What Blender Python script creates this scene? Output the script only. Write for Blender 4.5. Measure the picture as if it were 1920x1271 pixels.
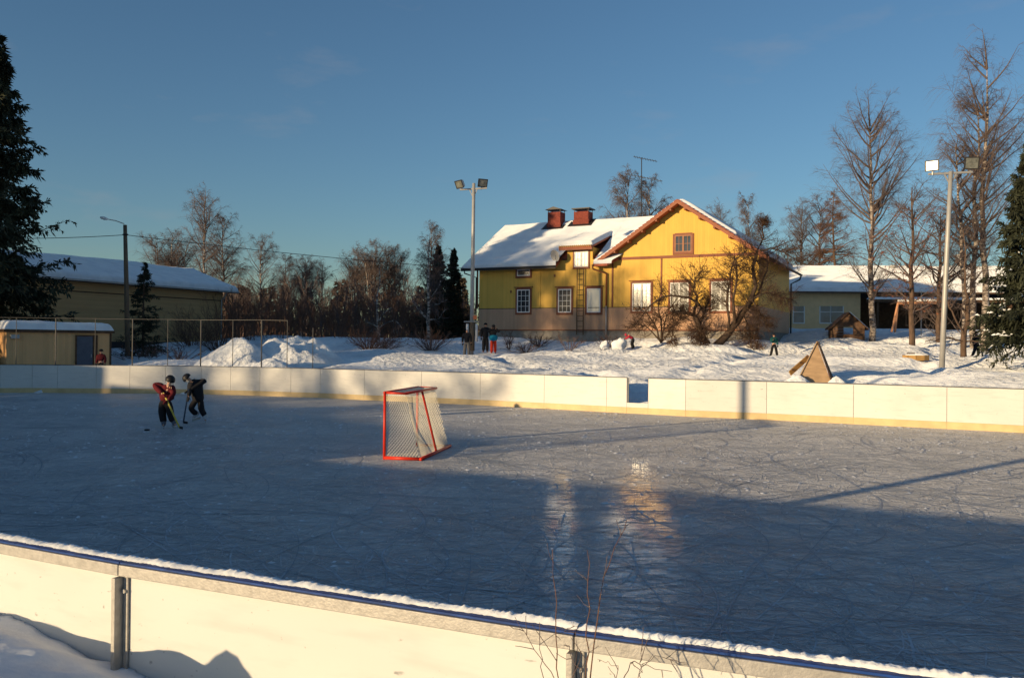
import bpy, bmesh, math, random
import numpy as np
from mathutils import Vector, Matrix

R = math.radians
scene = bpy.context.scene
for o in list(bpy.data.objects):
    bpy.data.objects.remove(o)
COL = scene.collection

# ---------------------------------------------------------------- camera
CAMZ = 2.145
F = 1600.0                      # focal length in photo pixels (1920 wide)
ROLL = R(0.55)
PITCH = R(0.29)
cam_d = bpy.data.cameras.new('camera')
cam = bpy.data.objects.new('camera', cam_d)
COL.objects.link(cam)
cam_d.sensor_width = 36.0
cam_d.lens = 36.0 * F / 1920.0
cam_d.clip_start = 0.05
cam_d.clip_end = 6000.0
cam.location = (0, 0, CAMZ)
CM = Matrix.Rotation(R(90) + PITCH, 3, 'X') @ Matrix.Rotation(ROLL, 3, 'Z')
cam.rotation_euler = CM.to_euler()
scene.camera = cam

# ---------------------------------------------------------------- sun, sky, exposure
SH = Vector((0.785, 0.62, 0)).normalized()       # horizontal direction shadows fall
ELEV = 6.1
s_el = R(ELEV)
SUN = Vector((-SH.x * math.cos(s_el), -SH.y * math.cos(s_el), math.sin(s_el)))
sl = bpy.data.lights.new('sun', 'SUN')
sl.energy = 5.0
sl.angle = R(0.5)
sl.color = (1.0, 0.745, 0.43)
so = bpy.data.objects.new('sun', sl)
COL.objects.link(so)
so.rotation_euler = SUN.to_track_quat('Z', 'Y').to_euler()
so.location = (-40, -30, 40)

world = bpy.data.worlds.new('World')
scene.world = world
world.use_nodes = True
wn = world.node_tree.nodes
wl = world.node_tree.links
wn.clear()
wo = wn.new('ShaderNodeOutputWorld')
bg = wn.new('ShaderNodeBackground')
sky = wn.new('ShaderNodeTexSky')
sky.sky_type = 'NISHITA'
sky.sun_disc = False
sky.sun_elevation = s_el
sky.sun_rotation = math.atan2(SUN.x, SUN.y)
sky.altitude = 100
sky.air_density = 1.0
sky.dust_density = 0.35
sky.ozone_density = 3.1
bg.inputs['Strength'].default_value = 0.14
# a few thin evening wisps
tc = wn.new('ShaderNodeTexCoord')
mp = wn.new('ShaderNodeMapping')
mp.inputs['Scale'].default_value = (5, 5, 17)
mp.inputs['Rotation'].default_value = (0, R(-14), 0); mp.inputs['Location'].default_value = (3.4, 1.7, 0.6)
wl.new(tc.outputs['Generated'], mp.inputs['Vector'])
nz = wn.new('ShaderNodeTexNoise')
nz.inputs['Scale'].default_value = 1.0
nz.inputs['Detail'].default_value = 6
nz.inputs['Roughness'].default_value = 0.55
wl.new(mp.outputs['Vector'], nz.inputs['Vector'])
cr = wn.new('ShaderNodeValToRGB')
cr.color_ramp.elements[0].position = 0.60
cr.color_ramp.elements[1].position = 0.86
cr.color_ramp.elements[1].color = (0.28, 0.28, 0.28, 1)
wl.new(nz.outputs['Fac'], cr.inputs['Fac'])
mx = wn.new('ShaderNodeMixRGB')
mx.inputs['Color2'].default_value = (2.6, 2.3, 2.2, 1)
wl.new(cr.outputs['Color'], mx.inputs['Fac'])
wl.new(sky.outputs['Color'], mx.inputs['Color1'])
wl.new(mx.outputs['Color'], bg.inputs['Color'])
wl.new(bg.outputs['Background'], wo.inputs['Surface'])

scene.view_settings.view_transform = 'Standard'
scene.view_settings.look = 'None'
scene.view_settings.gamma = 1.0
scene.view_settings.exposure = 0.1
scene.view_settings.use_curve_mapping = False
scene.render.engine = 'CYCLES'
scene.cycles.use_denoising = True
scene.cycles.max_bounces = 6
scene.cycles.diffuse_bounces = 2
scene.cycles.glossy_bounces = 3
scene.cycles.transparent_max_bounces = 6
scene.cycles.sample_clamp_indirect = 10.0

# ---------------------------------------------------------------- placing helpers
def ray(px, py):
    d = CM @ Vector(((px - 960.0) / F, -(py - 635.5) / F, -1.0))
    return d
def at(px, py, D):
    """world point seen at photo pixel (px, py), D metres ahead"""
    d = ray(px, py)
    return Vector((0, 0, CAMZ)) + d * (D / d.y)
def on_z(px, py, z=0.0):
    d = ray(px, py)
    return Vector((0, 0, CAMZ)) + d * ((z - CAMZ) / d.z)
def uv(u, v):
    """u across the sunlight, v along the shadow direction"""
    return Vector((SH.y * u + SH.x * v, -SH.x * u + SH.y * v))

E2 = Vector((0.893, -0.45)).normalized()    # long axis of rink and house
N2 = Vector((0.45, 0.893)).normalized()     # towards the far side

# ---------------------------------------------------------------- mesh helpers
class MB:
    def __init__(s):
        s.v = []; s.f = []; s.m = []
    def quad(s, a, b, c, d, m=0):
        i = len(s.v); s.v += [tuple(a), tuple(b), tuple(c), tuple(d)]
        s.f.append((i, i+1, i+2, i+3)); s.m.append(m); return s
    def box(s, x0, x1, y0, y1, z0, z1, m=0):
        return s.hexa([(x0,y0,z0),(x1,y0,z0),(x1,y1,z0),(x0,y1,z0),
                       (x0,y0,z1),(x1,y0,z1),(x1,y1,z1),(x0,y1,z1)], m)
    def hexa(s, p, m=0):
        i = len(s.v); s.v += [tuple(q) for q in p]
        for f in ((3,2,1,0),(4,5,6,7),(0,1,5,4),(1,2,6,5),(2,3,7,6),(3,0,4,7)):
            s.f.append(tuple(i+k for k in f)); s.m.append(m)
        return s
    def prism(s, poly, off, m=0):
        """poly: list of 3D points, extruded by vector off"""
        n = len(poly); i = len(s.v); off = Vector(off)
        s.v += [tuple(p) for p in poly] + [tuple(Vector(p)+off) for p in poly]
        s.f.append(tuple(range(i+n-1, i-1, -1))); s.m.append(m)
        s.f.append(tuple(range(i+n, i+2*n))); s.m.append(m)
        for k in range(n):
            s.f.append((i+k, i+(k+1)%n, i+n+(k+1)%n, i+n+k)); s.m.append(m)
        return s
    def tube(s, pts, r, n=8, m=0, cap=True):
        pts = [Vector(p) for p in pts]
        if not hasattr(r, '__len__'): r = [r]*len(pts)
        i0 = len(s.v); prev = None
        for k, p in enumerate(pts):
            t = (pts[min(k+1, len(pts)-1)] - pts[max(k-1, 0)]).normalized()
            if prev is None:
                a = t.cross(Vector((0,0,1)))
                if a.length < 0.05: a = t.cross(Vector((1,0,0)))
            else:
                a = prev - t*prev.dot(t)
            a.normalize(); prev = a; b = t.cross(a)
            for j in range(n):
                w = 2*math.pi*(j+0.5)/n
                s.v.append(tuple(p + (a*math.cos(w) + b*math.sin(w))*r[k]))
        for k in range(len(pts)-1):
            for j in range(n):
                a0 = i0+k*n+j; a1 = i0+k*n+(j+1)%n
                s.f.append((a0, a1, a1+n, a0+n)); s.m.append(m)
        if cap:
            s.f.append(tuple(i0+j for j in range(n-1,-1,-1))); s.m.append(m)
            e = i0+(len(pts)-1)*n
            s.f.append(tuple(e+j for j in range(n))); s.m.append(m)
        return s
    def bar(s, a, b, w, h, m=0, up=(0,0,1)):
        a = Vector(a); b = Vector(b); t = (b-a).normalized(); up = Vector(up)
        x = t.cross(up)
        if x.length < 1e-4: x = t.cross(Vector((1,0,0)))
        x.normalize(); y = x.cross(t)
        x *= w/2; y *= h/2
        return s.hexa([a-x-y, a+x-y, b+x-y, b-x-y, a-x+y, a+x+y, b+x+y, b-x+y], m)
    def ell(s, c, rx, ry, rz, nu=14, nv=9, m=0, z0=-1.0):
        """ellipsoid (cut below z0, a fraction of rz)"""
        i0 = len(s.v); c = Vector(c); lo = math.asin(max(-1, z0))
        for k in range(nv+1):
            la = lo + (math.pi/2-lo)*k/nv
            for j in range(nu):
                w = 2*math.pi*j/nu
                s.v.append((c.x+rx*math.cos(la)*math.cos(w), c.y+ry*math.cos(la)*math.sin(w), c.z+rz*math.sin(la)))
        for k in range(nv):
            for j in range(nu):
                a = i0+k*nu+j; b = i0+k*nu+(j+1)%nu
                s.f.append((a, b, b+nu, a+nu)); s.m.append(m)
        s.f.append(tuple(i0+j for j in range(nu-1,-1,-1))); s.m.append(m)
        return s
    def build(s, name, mats, parent=None, smooth=False, bevel=0):
        me = bpy.data.meshes.new(name)
        me.from_pydata(s.v, [], s.f)
        if not isinstance(mats, (list, tuple)): mats = [mats]
        for q in mats: me.materials.append(q)
        if len(mats) > 1: me.polygons.foreach_set('material_index', s.m)
        if smooth: me.polygons.foreach_set('use_smooth', [True]*len(s.f))
        bm = bmesh.new(); bm.from_mesh(me)
        bmesh.ops.recalc_face_normals(bm, faces=bm.faces)
        bm.to_mesh(me); bm.free()
        o = bpy.data.objects.new(name, me); COL.objects.link(o)
        if parent: o.parent = parent
        if bevel:
            b = o.modifiers.new('bevel', 'BEVEL'); b.width = bevel; b.segments = 2; b.limit_method = 'ANGLE'
        return o

def np_obj(name, v, quads, mat, parent=None, smooth=False):
    v = np.asarray(v, dtype=np.float32); quads = np.asarray(quads, dtype=np.int32)
    k = quads.shape[1]; n = len(quads)
    me = bpy.data.meshes.new(name)
    me.vertices.add(len(v)); me.vertices.foreach_set('co', v.ravel())
    me.loops.add(n*k); me.loops.foreach_set('vertex_index', quads.ravel())
    me.polygons.add(n); me.polygons.foreach_set('loop_start', np.arange(0, n*k, k, dtype=np.int32))
    if smooth: me.polygons.foreach_set('use_smooth', np.ones(n, dtype=bool))
    me.materials.append(mat)
    me.update(calc_edges=True); me.validate()
    o = bpy.data.objects.new(name, me); COL.objects.link(o)
    if parent: o.parent = parent
    return o

def tag(o, label=None, cat=None, group=None, kind=None):
    if label: o['label'] = label
    if cat: o['category'] = cat
    if group: o['group'] = group
    if kind: o['kind'] = kind
    return o
def empty(name, loc, label, cat, rz=0.0, group=None):
    o = bpy.data.objects.new(name, None); COL.objects.link(o)
    o.empty_display_size = 0.3
    o.location = loc; o.rotation_euler = (0, 0, rz)
    return tag(o, label, cat, group)
def copy_tree(o, parent=None):
    c = o.copy(); COL.objects.link(c); c.parent = parent
    for ch in [x for x in o.children]: copy_tree(ch, c)
    return c

# cheap lattice noise
_rg = np.random.RandomState(5)
_LT = _rg.rand(256, 256).astype(np.float64)
def vnoise(x, y, s=1.0, seed=0):
    x = np.asarray(x, dtype=np.float64)*s + seed*17.31; y = np.asarray(y, dtype=np.float64)*s + seed*9.77
    xi = np.floor(x).astype(int); yi = np.floor(y).astype(int)
    fx = x-xi; fy = y-yi
    fx = fx*fx*(3-2*fx); fy = fy*fy*(3-2*fy)
    g = lambda a, b: _LT[a % 256, b % 256]
    return (g(xi,yi)*(1-fx)+g(xi+1,yi)*fx)*(1-fy) + (g(xi,yi+1)*(1-fx)+g(xi+1,yi+1)*fx)*fy - 0.5
def fbm(x, y, s=1.0, seed=0, o=4):
    t = 0; a = 1.0
    for k in range(o):
        t = t + a*vnoise(x, y, s*2**k, seed+k*3); a *= 0.5
    return t

# ---------------------------------------------------------------- materials
MATS = {}
def mat(name, col, rough=0.8, var=0.12, scale=4.0, bump=0.0, bscale=30.0, metal=0.0, spec=0.3, coord='Object', stretch=None):
    if name in MATS: return MATS[name]
    m = bpy.data.materials.new(name); m.use_nodes = True
    nt = m.node_tree; b = nt.nodes['Principled BSDF']
    b.inputs['Roughness'].default_value = rough
    b.inputs['Metallic'].default_value = metal
    b.inputs['Specular IOR Level'].default_value = spec
    t = nt.nodes.new('ShaderNodeTexCoord')
    src = t.outputs[coord]
    if stretch:
        mp = nt.nodes.new('ShaderNodeMapping'); mp.inputs['Scale'].default_value = stretch
        nt.links.new(src, mp.inputs['Vector']); src = mp.outputs['Vector']
    n = nt.nodes.new('ShaderNodeTexNoise'); n.inputs['Scale'].default_value = scale; n.inputs['Detail'].default_value = 5
    nt.links.new(src, n.inputs['Vector'])
    r = nt.nodes.new('ShaderNodeValToRGB')
    c = Vector(col)
    r.color_ramp.elements[0].position = 0.3; r.color_ramp.elements[1].position = 0.7
    r.color_ramp.elements[0].color = tuple(c*(1-var))+(1,)
    r.color_ramp.elements[1].color = tuple(min(1, q*(1+var)) for q in c)+(1,)
    nt.links.new(n.outputs['Fac'], r.inputs['Fac'])
    nt.links.new(r.outputs['Color'], b.inputs['Base Color'])
    if bump:
        n2 = nt.nodes.new('ShaderNodeTexNoise'); n2.inputs['Scale'].default_value = bscale; n2.inputs['Detail'].default_value = 4
        nt.links.new(src, n2.inputs['Vector'])
        bp = nt.nodes.new('ShaderNodeBump'); bp.inputs['Strength'].default_value = bump; bp.inputs['Distance'].default_value = 0.05
        nt.links.new(n2.outputs['Fac'], bp.inputs['Height']); nt.links.new(bp.outputs['Normal'], b.inputs['Normal'])
    MATS[name] = m
    return m

def snow_mat(name, strength=0.8, scale=3.0, dist=0.12):
    m = bpy.data.materials.new(name); m.use_nodes = True
    nt = m.node_tree; b = nt.nodes['Principled BSDF']
    b.inputs['Roughness'].default_value = 0.75
    b.inputs['Specular IOR Level'].default_value = 0.25
    b.inputs['Diffuse Roughness'].default_value = 1.0
    t = nt.nodes.new('ShaderNodeTexCoord')
    n1 = nt.nodes.new('ShaderNodeTexNoise'); n1.inputs['Scale'].default_value = scale; n1.inputs['Detail'].default_value = 7
    n1.inputs['Roughness'].default_value = 0.62
    nt.links.new(t.outputs['Object'], n1.inputs['Vector'])
    n2 = nt.nodes.new('ShaderNodeTexVoronoi'); n2.inputs['Scale'].default_value = scale*1.3
    nt.links.new(t.outputs['Object'], n2.inputs['Vector'])
    mx = nt.nodes.new('ShaderNodeMath'); mx.operation = 'MULTIPLY_ADD'
    mx.inputs[1].default_value = 0.35
    nt.links.new(n2.outputs['Distance'], mx.inputs[0]); nt.links.new(n1.outputs['Fac'], mx.inputs[2])
    bp = nt.nodes.new('ShaderNodeBump'); bp.inputs['Strength'].default_value = strength; bp.inputs['Distance'].default_value = dist
    nt.links.new(mx.outputs[0], bp.inputs['Height']); nt.links.new(bp.outputs['Normal'], b.inputs['Normal'])
    n3 = nt.nodes.new('ShaderNodeTexNoise'); n3.inputs['Scale'].default_value = scale*0.11; n3.inputs['Detail'].default_value = 3
    nt.links.new(t.outputs['Object'], n3.inputs['Vector'])
    m3 = nt.nodes.new('ShaderNodeMapRange'); m3.inputs['From Min'].default_value = 0.36; m3.inputs['From Max'].default_value = 0.62
    m3.inputs['To Min'].default_value = strength*0.3; m3.inputs['To Max'].default_value = strength
    nt.links.new(n3.outputs['Fac'], m3.inputs['Value']); nt.links.new(m3.outputs['Result'], bp.inputs['Strength'])
    r = nt.nodes.new('ShaderNodeValToRGB')
    r.color_ramp.elements[0].position = 0.25; r.color_ramp.elements[0].color = (0.70, 0.73, 0.78, 1)
    r.color_ramp.elements[1].position = 0.6; r.color_ramp.elements[1].color = (0.86, 0.88, 0.90, 1)
    nt.links.new(n1.outputs['Fac'], r.inputs['Fac']); nt.links.new(r.outputs['Color'], b.inputs['Base Color'])
    return m

def ice_mat():
    m = bpy.data.materials.new('rink_ice'); m.use_nodes = True
    nt = m.node_tree; b = nt.nodes['Principled BSDF']; L = nt.links.new
    t = nt.nodes.new('ShaderNodeTexCoord')
    def lines(rot, sc, nscale, width, dist, seed):
        mp = nt.nodes.new('ShaderNodeMapping'); mp.inputs['Rotation'].default_value = (0, 0, R(rot))
        mp.inputs['Scale'].default_value = sc; mp.inputs['Location'].default_value = (seed, seed*0.7, 0)
        L(t.outputs['Object'], mp.inputs['Vector'])
        n = nt.nodes.new('ShaderNodeTexNoise'); n.inputs['Scale'].default_value = nscale
        n.inputs['Detail'].default_value = 2.0; n.inputs['Distortion'].default_value = dist
        L(mp.outputs['Vector'], n.inputs['Vector'])
        s = nt.nodes.new('ShaderNodeMath'); s.operation = 'SUBTRACT'; s.inputs[1].default_value = 0.5
        L(n.outputs['Fac'], s.inputs[0])
        a = nt.nodes.new('ShaderNodeMath'); a.operation = 'ABSOLUTE'; L(s.outputs[0], a.inputs[0])
        mr = nt.nodes.new('ShaderNodeMapRange'); mr.inputs['From Min'].default_value = 0.0
        mr.inputs['From Max'].default_value = width; mr.inputs['To Min'].default_value = 1; mr.inputs['To Max'].default_value = 0
        L(a.outputs[0], mr.inputs['Value'])
        return mr.outputs['Result']
    def add(x, y, op='ADD'):
        q = nt.nodes.new('ShaderNodeMath'); q.operation = op; L(x, q.inputs[0])
        if isinstance(y, float): q.inputs[1].default_value = y
        else: L(y, q.inputs[1])
        return q.outputs[0]
    l1 = lines(20, (1, 1, 1), 1.1, 0.010, 0.4, 3.1)
    l2 = lines(-35, (1, 0.35, 1), 1.7, 0.012, 0.8, 11.7)
    l3 = lines(60, (0.4, 1, 1), 2.3, 0.012, 0.5, 23.9)
    l4 = lines(-70, (1, 0.5, 1), 3.1, 0.02, 1.2, 41.3)
    l5 = lines(5, (0.5, 1.2, 1), 4.3, 0.03, 0.9, 57.3)
    sc = add(add(add(l1, l2), add(l3, l4)), l5)
    big = nt.nodes.new('ShaderNodeTexNoise'); big.inputs['Scale'].default_value = 0.55; big.inputs['Detail'].default_value = 6
    big.inputs['Roughness'].default_value = 0.65
    L(t.outputs['Object'], big.inputs['Vector'])
    fine = nt.nodes.new('ShaderNodeTexNoise'); fine.inputs['Scale'].default_value = 9.0; fine.inputs['Detail'].default_value = 8
    fine.inputs['Roughness'].default_value = 0.7; fine.inputs['Distortion'].default_value = 0.8
    mpf = nt.nodes.new('ShaderNodeMapping'); mpf.inputs['Scale'].default_value = (0.45, 1, 1); mpf.inputs['Rotation'].default_value = (0, 0, R(15))
    L(t.outputs['Object'], mpf.inputs['Vector']); L(mpf.outputs['Vector'], fine.inputs['Vector'])
    # colour: grey-blue worn ice, whiter where shaved
    mixv = add(add(add(big.outputs['Fac'], 0.9, 'MULTIPLY'), add(fine.outputs['Fac'], 0.7, 'MULTIPLY')), add(sc, 0.20, 'MULTIPLY'))
    r = nt.nodes.new('ShaderNodeValToRGB')
    r.color_ramp.elements[0].position = 0.55; r.color_ramp.elements[0].color = (0.27, 0.29, 0.32, 1)
    r.color_ramp.elements[1].position = 1.05; r.color_ramp.elements[1].color = (0.68, 0.66, 0.645, 1)
    L(mixv, r.inputs['Fac']); L(r.outputs['Color'], b.inputs['Base Color'])
    rr = nt.nodes.new('ShaderNodeMapRange'); rr.inputs['From Min'].default_value = 0.5; rr.inputs['From Max'].default_value = 1.1
    rr.inputs['To Min'].default_value = 0.26; rr.inputs['To Max'].default_value = 0.6
    L(mixv, rr.inputs['Value'])
    # two ragged smooth streaks added to imitate sun glare off the house windows
    def glare_streak(cx, cy, wx, wy, rz):
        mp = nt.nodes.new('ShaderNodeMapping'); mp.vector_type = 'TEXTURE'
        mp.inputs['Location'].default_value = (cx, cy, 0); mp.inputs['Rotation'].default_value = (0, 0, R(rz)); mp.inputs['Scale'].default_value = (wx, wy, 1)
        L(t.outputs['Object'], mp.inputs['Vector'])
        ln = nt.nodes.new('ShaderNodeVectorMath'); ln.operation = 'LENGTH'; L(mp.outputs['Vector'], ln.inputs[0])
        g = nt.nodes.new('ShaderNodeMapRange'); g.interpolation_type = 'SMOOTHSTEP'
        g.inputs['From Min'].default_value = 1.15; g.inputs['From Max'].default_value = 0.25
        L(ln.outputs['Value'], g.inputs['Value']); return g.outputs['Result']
    glare_mask = add(glare_streak(0.62, 10.6, 0.24, 5.6, -3.4), glare_streak(1.48, 9.9, 0.50, 6.2, -8.6), 'MAXIMUM')
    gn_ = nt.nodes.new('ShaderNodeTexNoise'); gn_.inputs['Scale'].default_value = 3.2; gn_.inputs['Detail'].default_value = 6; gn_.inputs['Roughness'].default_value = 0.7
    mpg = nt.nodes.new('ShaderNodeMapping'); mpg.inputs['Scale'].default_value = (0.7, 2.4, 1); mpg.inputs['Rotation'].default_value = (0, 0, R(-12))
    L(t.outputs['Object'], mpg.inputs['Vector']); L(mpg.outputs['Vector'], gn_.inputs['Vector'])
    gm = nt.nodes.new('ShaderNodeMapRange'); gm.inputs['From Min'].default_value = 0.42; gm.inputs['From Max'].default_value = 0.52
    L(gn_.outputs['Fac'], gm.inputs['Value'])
    glare_mask = add(glare_mask, gm.outputs['Result'], 'MULTIPLY')
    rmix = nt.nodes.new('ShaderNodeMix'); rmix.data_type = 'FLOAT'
    L(glare_mask, rmix.inputs[0]); L(rr.outputs['Result'], rmix.inputs[2]); rmix.inputs[3].default_value = 0.07
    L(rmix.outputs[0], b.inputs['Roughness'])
    L(glare_mask, b.inputs['Coat Weight']); b.inputs['Coat Roughness'].default_value = 0.06; b.inputs['Coat IOR'].default_value = 1.33
    b.inputs['IOR'].default_value = 1.31
    b.inputs['Diffuse Roughness'].default_value = 1.0
    b.inputs['Specular IOR Level'].default_value = 0.5
    h = add(add(fine.outputs['Fac'], 0.8, 'MULTIPLY'), add(sc, 0.22, 'MULTIPLY'))
    bp = nt.nodes.new('ShaderNodeBump'); bp.inputs['Distance'].default_value = 0.06
    inv = nt.nodes.new('ShaderNodeMapRange'); inv.inputs['To Min'].default_value = 0.85; inv.inputs['To Max'].default_value = 0.12
    L(glare_mask, inv.inputs['Value']); L(inv.outputs['Result'], bp.inputs['Strength'])
    L(h, bp.inputs['Height']); L(bp.outputs['Normal'], b.inputs['Normal'])
    return m

def clad_mat(name, col, period, axis='X', rough=0.6, depth=0.5, var=0.1):
    """painted boards: grooves every `period` metres along axis"""
    m = bpy.data.materials.new(name); m.use_nodes = True
    nt = m.node_tree; b = nt.nodes['Principled BSDF']; L = nt.links.new
    b.inputs['Roughness'].default_value = rough; b.inputs['Specular IOR Level'].default_value = 0.2
    t = nt.nodes.new('ShaderNodeTexCoord')
    sx = nt.nodes.new('ShaderNodeSeparateXYZ'); L(t.outputs['Object'], sx.inputs[0])
    q = nt.nodes.new('ShaderNodeMath'); q.operation = 'DIVIDE'; q.inputs[1].default_value = period
    L(sx.outputs[axis], q.inputs[0])
    fr = nt.nodes.new('ShaderNodeMath'); fr.operation = 'FRACT'; L(q.outputs[0], fr.inputs[0])
    pp = nt.nodes.new('ShaderNodeMath'); pp.operation = 'PINGPONG'; pp.inputs[1].default_value = 0.5; L(fr.outputs[0], pp.inputs[0])
    mr = nt.nodes.new('ShaderNodeMapRange'); mr.inputs['From Min'].default_value = 0.0; mr.inputs['From Max'].default_value = 0.1
    L(pp.outputs[0], mr.inputs['Value'])
    fl = nt.nodes.new('ShaderNodeMath'); fl.operation = 'FLOOR'; L(q.outputs[0], fl.inputs[0])
    wn_ = nt.nodes.new('ShaderNodeTexWhiteNoise'); wn_.noise_dimensions = '1D'; L(fl.outputs[0], wn_.inputs['W'])
    n = nt.nodes.new('ShaderNodeTexNoise'); n.inputs['Scale'].default_value = 1.6; n.inputs['Detail'].default_value = 6
    mp = nt.nodes.new('ShaderNodeMapping'); mp.inputs['Scale'].default_value = (1, 1, 0.35) if axis == 'X' else (0.35, 1, 1)
    L(t.outputs['Object'], mp.inputs['Vector']); L(mp.outputs['Vector'], n.inputs['Vector'])
    ad = nt.nodes.new('ShaderNodeMath'); ad.operation = 'MULTIPLY_ADD'; ad.inputs[1].default_value = 0.35
    L(wn_.outputs['Value'], ad.inputs[0]); L(n.outputs['Fac'], ad.inputs[2])
    r = nt.nodes.new('ShaderNodeValToRGB'); c = Vector(col)
    r.color_ramp.elements[0].position = 0.35; r.color_ramp.elements[0].color = tuple(c*(1-var))+(1,)
    r.color_ramp.elements[1].position = 0.95; r.color_ramp.elements[1].color = tuple(min(1, k*(1+var)) for k in c)+(1,)
    L(ad.outputs[0], r.inputs['Fac']); L(r.outputs['Color'], b.inputs['Base Color'])
    bp = nt.nodes.new('ShaderNodeBump'); bp.inputs['Strength'].default_value = depth; bp.inputs['Distance'].default_value = 0.02
    L(mr.outputs['Result'], bp.inputs['Height']); L(bp.outputs['Normal'], b.inputs['Normal'])
    MATS[name] = m
    return m

def bark_birch():
    m = bpy.data.materials.new('birch_bark'); m.use_nodes = True
    nt = m.node_tree; b = nt.nodes['Principled BSDF']; L = nt.links.new
    b.inputs['Roughness'].default_value = 0.8
    t = nt.nodes.new('ShaderNodeTexCoord'); mp = nt.nodes.new('ShaderNodeMapping'); mp.inputs['Scale'].default_value = (2.5, 2.5, 5.5)
    L(t.outputs['Object'], mp.inputs['Vector'])
    n = nt.nodes.new('ShaderNodeTexNoise'); n.inputs['Scale'].default_value = 1.1; n.inputs['Detail'].default_value = 5; n.inputs['Roughness'].default_value = 0.7
    L(mp.outputs['Vector'], n.inputs['Vector'])
    r = nt.nodes.new('ShaderNodeValToRGB')
    r.color_ramp.elements[0].position = 0.44; r.color_ramp.elements[0].color = (0.06, 0.045, 0.04, 1)
    r.color_ramp.elements[1].position = 0.58; r.color_ramp.elements[1].color = (0.46, 0.39, 0.33, 1)
    L(n.outputs['Fac'], r.inputs['Fac']); L(r.outputs['Color'], b.inputs['Base Color'])
    return m

M_SNOW = snow_mat('snow', 1.0, 2.6, 0.30)
M_SNOWF = snow_mat('soft_snow', 0.25, 5.0)
M_SNOWR = snow_mat('roof_snow', 0.12, 1.2)
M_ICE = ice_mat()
def scuffed_board():
    m = mat('white_board_panel_base', (0.67, 0.66, 0.63), 0.45, 0.05, 0.9, spec=0.35)
    nt = m.node_tree; b = nt.nodes['Principled BSDF']; L = nt.links.new
    old = b.inputs['Base Color'].links[0].from_socket
    t = nt.nodes.new('ShaderNodeTexCoord')
    def thr(scale, st, lo, hi, det=3):
        mp = nt.nodes.new('ShaderNodeMapping'); mp.inputs['Scale'].default_value = st; L(t.outputs['Object'], mp.inputs['Vector'])
        n = nt.nodes.new('ShaderNodeTexNoise'); n.inputs['Scale'].default_value = scale; n.inputs['Detail'].default_value = det; L(mp.outputs['Vector'], n.inputs['Vector'])
        r = nt.nodes.new('ShaderNodeMapRange'); r.inputs['From Min'].default_value = lo; r.inputs['From Max'].default_value = hi; L(n.outputs['Fac'], r.inputs['Value'])
        return r.outputs['Result']
    def mixc(fac, a, col, k):
        f = nt.nodes.new('ShaderNodeMath'); f.operation = 'MULTIPLY'; f.inputs[1].default_value = k; L(fac, f.inputs[0])
        x = nt.nodes.new('ShaderNodeMixRGB'); L(f.outputs[0], x.inputs['Fac']); L(a, x.inputs['Color1']); x.inputs['Color2'].default_value = col
        return x.outputs['Color']
    c = mixc(thr(9, (1, 1, 2.5), 0.70, 0.76), old, (0.05, 0.05, 0.055, 1), 0.55)      # puck marks
    c = mixc(thr(2.2, (1, 1, 6), 0.52, 0.80, 6), c, (0.36, 0.35, 0.33, 1), 0.30)     # scuffed, grimy drifts
    c = mixc(thr(34, (1, 1, 1), 0.72, 0.78, 2), c, (0.10, 0.09, 0.08, 1), 0.5)       # specks
    L(c, b.inputs['Base Color'])
    return m
M_BOARD = scuffed_board()
M_KICK = mat('yellow_kick_strip', (0.64, 0.48, 0.25), 0.5, 0.12, 3)
M_CAPD = mat('dark_cap_rail', (0.05, 0.06, 0.08), 0.5)
M_BLUE = mat('blue_cap_rail', (0.010, 0.050, 0.22), 0.55, 0.3, 14)
M_GALV = mat('galvanised_steel', (0.40, 0.385, 0.36), 0.55, 0.13, 30, bump=0.10, bscale=90, metal=0.35)
M_FENCE = mat('dull_fence_steel', (0.10, 0.095, 0.09), 0.6, 0.1, 3, metal=0.3)
M_STEEL = mat('grey_lamp_steel', (0.42, 0.41, 0.39), 0.5, 0.08, 3, metal=0.25)
M_RED = mat('red_goal_paint', (0.62, 0.035, 0.015), 0.4, 0.1, 6)
M_NET = mat('cream_net_cord', (0.74, 0.70, 0.60), 0.9, 0.08, 10)
M_BLACK = mat('black_cloth', (0.012, 0.012, 0.015), 0.85)
M_BLK = mat('black_rubber', (0.01, 0.01, 0.012), 0.5)
M_SKIN = mat('skin', (0.56, 0.31, 0.21), 0.55, 0.08, 8)
M_GREYC = mat('grey_cloth', (0.16, 0.15, 0.14), 0.9)
M_REDC = mat('dark_red_jersey', (0.105, 0.007, 0.012), 0.85)
M_ORANGE = mat('orange_red_cloth', (0.80, 0.055, 0.015), 0.8)
M_TURQ = mat('turquoise_cloth', (0.01, 0.24, 0.36), 0.8)
M_TEAL = mat('teal_cloth', (0.008, 0.075, 0.075), 0.8)
M_PINKR = mat('red_check_cloth', (0.42, 0.03, 0.06), 0.85, 0.5, 16)
M_BROWNC = mat('brown_boot', (0.12, 0.06, 0.03), 0.7)
M_WHITE = mat('white_paint', (0.80, 0.79, 0.76), 0.5, 0.04, 3)
M_YELST = mat('yellow_stick_wood', (0.52, 0.42, 0.06), 0.5)
M_WOOD = mat('weathered_pole_wood', (0.16, 0.115, 0.075), 0.85, 0.25, 5, bump=0.4, bscale=20, stretch=(4, 4, 0.6))
M_PLY = mat('plywood', (0.42, 0.28, 0.16), 0.75, 0.2, 3.0, stretch=(1, 1, 3))
M_PLANK = mat('fresh_plank', (0.42, 0.25, 0.09), 0.7, 0.15, 3)
M_TRIM = mat('brown_trim_paint', (0.23, 0.075, 0.035), 0.6, 0.1, 4)
M_RAKE = mat('red_brown_bargeboard', (0.30, 0.10, 0.05), 0.6, 0.1, 4)
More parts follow.
